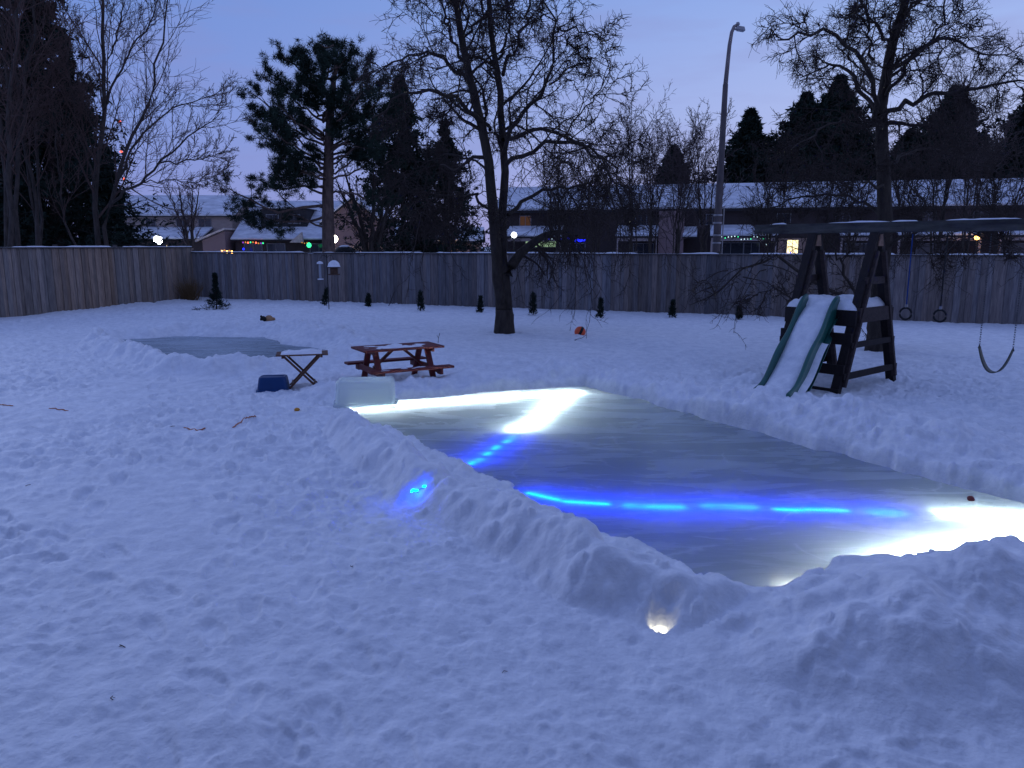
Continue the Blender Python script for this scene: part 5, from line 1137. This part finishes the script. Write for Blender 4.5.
bulbs('green_lamp', 'single vivid green lamp left of the pine trunk', 'lamp', [(309, 245)], 68, ['e_green'], .22)
bulbs('string_lights', 'glowing orange lights just over the fence below the beige house', 'string lights', [(222, 251.6), (224.5, 250.8), (227, 251.8), (229.5, 251.2), (232, 252)], 60, ['e_warm', 'e_amber'], .10)
bulbs('string_lights', 'icy white string lights along the porch left of the lit window', 'string lights', [(x, 237.5 + g.uniform(-1.6, 2.2)) for x in np.arange(722, 768, 3.2)], 57.5, ['e_cool', 'e_green', 'e_cool', 'e_cool'], .045)
bulbs('string_lights', 'icy white lights climbing a porch post left of the lit window', 'string lights', [(768.5, 235), (768, 238), (767.5, 241), (767, 244)], 57, ['e_cool'], .08)
bulbs('string_lights', 'blue string lights on the row house right of the gnarled trunk', 'string lights', [(x, 240.5 + g.uniform(-.4, .4)) for x in (576, 578, 580, 582, 584.5)] + [(569, 238)], 60, ['e_blue'], .10)
bulbs('string_lights', 'pale icy lights along a porch edge right of the small globe lamp', 'string lights', [(x, 239.3 + g.uniform(-.2, .2)) for x in np.arange(534, 565, 3)], 61, ['e_cool', 'e_blue'], .045)
bulbs('string_lights', 'greenish white lights inside the porch right of the small globe lamp', 'string lights', [(x, 243.5 + g.uniform(-1, 1.5)) for x in np.arange(538, 560, 3.4)], 63, ['e_window_green'], .10)
bulbs('string_lights', 'few blue bulbs at the foot of the lit window', 'string lights', [(788, 252), (790.5, 252.5)], 55, ['e_blue'], .05)
# far radio mast with red lights, seen through the twigs at left
pm = Q(123, 152, 420); root = empty('radio_mast', (pm[0], 420, 0), 0, 'distant slim radio mast with three red lights behind the left trees', 'mast')
zt = Q(121, 118, 420)[2]; m = MB()
for k in range(3): a = k * 2.094; m.tube([(1.4 * math.cos(a), 1.4 * math.sin(a), 0), (.35 * math.cos(a), .35 * math.sin(a), zt + 6)], .07, 5)
z = 0.; k = 0
while z < zt:
    r1 = 1.4 - 1.05 * z / (zt + 6); a = (k % 3) * 2.094; b = ((k + 1) % 3) * 2.094; m.tube([(r1 * math.cos(a), r1 * math.sin(a), z), (r1 * math.cos(b), r1 * math.sin(b), z + 1.6)], .04, 4); z += 1.6; k += 1
m.build('lattice', M['metal'], root)
for py, dx in ((122, 0), (152, .1), (179, .2)):
    q_ = Q(122, py, 420); m = MB(); m.lathe([(.3, -.5), (.8, 0), (.3, .5)], (Q({122: 121, 152: 122.5, 179: 125}[py], py, 420)[0] - pm[0], -1.5, q_[2]), 8); m.build('warning_light', M['e_red'], root)

# parked cars under snow, tops just over the fence
def car(px, Y, label, rz, seed, z_up=0):
    x = Q(px, 250, Y)[0]; root = empty('parked_car', (x, Y, 0), rz, label, 'car', 'snowy cars parked beyond the fence')
    L_, W_ = 4.4, 1.75; prof = [(-2.2, .35), (-2.2, .78), (-1.9, .88), (-1.15, .95), (-.75, 1.42), (.75, 1.45), (1.45, 1.0), (2.1, .92), (2.2, .6), (2.2, .35)]
    def ext(pr, w, dz=0):
        m = MB(); n = len(pr); v = [(a, s * w / 2, b + dz) for s in (-1, 1) for a, b in pr]; m.add(v, [tuple(range(n)), tuple(range(2 * n - 1, n - 1, -1))] + [(i, i + n, (i + 1) % n + n, (i + 1) % n) for i in range(n)]); return m
    ext(prof, W_).build('body', M['car_paint'], root, bevel=.05)
    m = ext([(-1.02, .97), (-.72, 1.34), (.70, 1.36), (1.25, 1.0)], W_ + .012); m.build('side_window', M['glass_dark'], root)
    m = ext([(-.80, 1.40), (-.74, 1.50), (-.3, 1.60), (.4, 1.61), (.76, 1.52), (.82, 1.42)], W_ * .94, .012); m.build('roof_snow', M['snow_far'], root, bevel=.04)
    m = ext([(1.35, 1.02), (1.4, 1.10), (2.0, 1.04), (2.15, .94)], W_ * .9, .01); m.build('hood_snow', M['snow_far'], root, bevel=.03)
    for a in (-1.4, 1.4):
        for s in (-1, 1):
            m = MB(); m.tube([(a, s * (W_ / 2 - .10), .33), (a, s * (W_ / 2 + .01), .33)], .33, 16); wv = m.build('wheel', M['black'], root)
            m = MB(); m.tube([(a, s * (W_ / 2 + .012), .33), (a, s * (W_ / 2 + .02), .33)], .18, 12); m.build('rim', M['metal'], wv)
car(319, 50, 'snow topped parked car left of the globe lamp by the pine', R(4), 1)
car(357, 48, 'snow topped parked car below the pinkish gable', R(-3), 2)
car(455, 50, 'snow topped parked car below the orange wall lamp', R(6), 3)
# covered barbecue shape by the pinkish house
p = Q(344, 250, 44); root = empty('covered_grill', (p[0], 44, 0), 0, 'black covered grill with a dab of snow beyond the fence', 'grill')
m = MB(); m.lathe([(.62, 0), (.66, .9), (.70, 1.35), (.62, 1.7), (.40, 1.92), (.12, 2.0)], n=16); m.build('cover', M['cover'], root, smooth=True)
m = MB(); m.lathe([(.36, 1.935), (.2, 2.03), (.05, 2.05)], (.05, -.05, .0), 10); m.build('snow_cap', M['snow_far'], root, smooth=True)

# unseen home behind the camera, added to screen the foreground from the sky
root = empty('unseen_screen_home', (1.5, -1.7, 0), 0, 'unseen dark brick home added behind the view to shade the foreground', 'house')
gable(root, -13, 11, -9, 0, 0, 6.2, 8.6, M['brick_dark'], over=.5)
for x in (-7, -3, 3, 6.5):
    root_w = -x; m = MB(); m.box((x, .03, 3.9), (1.4, .06, 1.1)); fr = m.build('window', M['white_trim'], root); m = MB(); m.box((x, .07, 3.9), (1.25, .02, .95)); m.build('pane', M['glass_dark'], fr)
m = MB(); m.box((-.5, .03, 1.05), (1.9, .06, 2.1)); fr = m.build('door', M['white_trim'], root); m = MB(); m.box((-.5, .07, 1.05), (1.7, .02, 1.9)); m.build('pane', M['glass_dark'], fr)
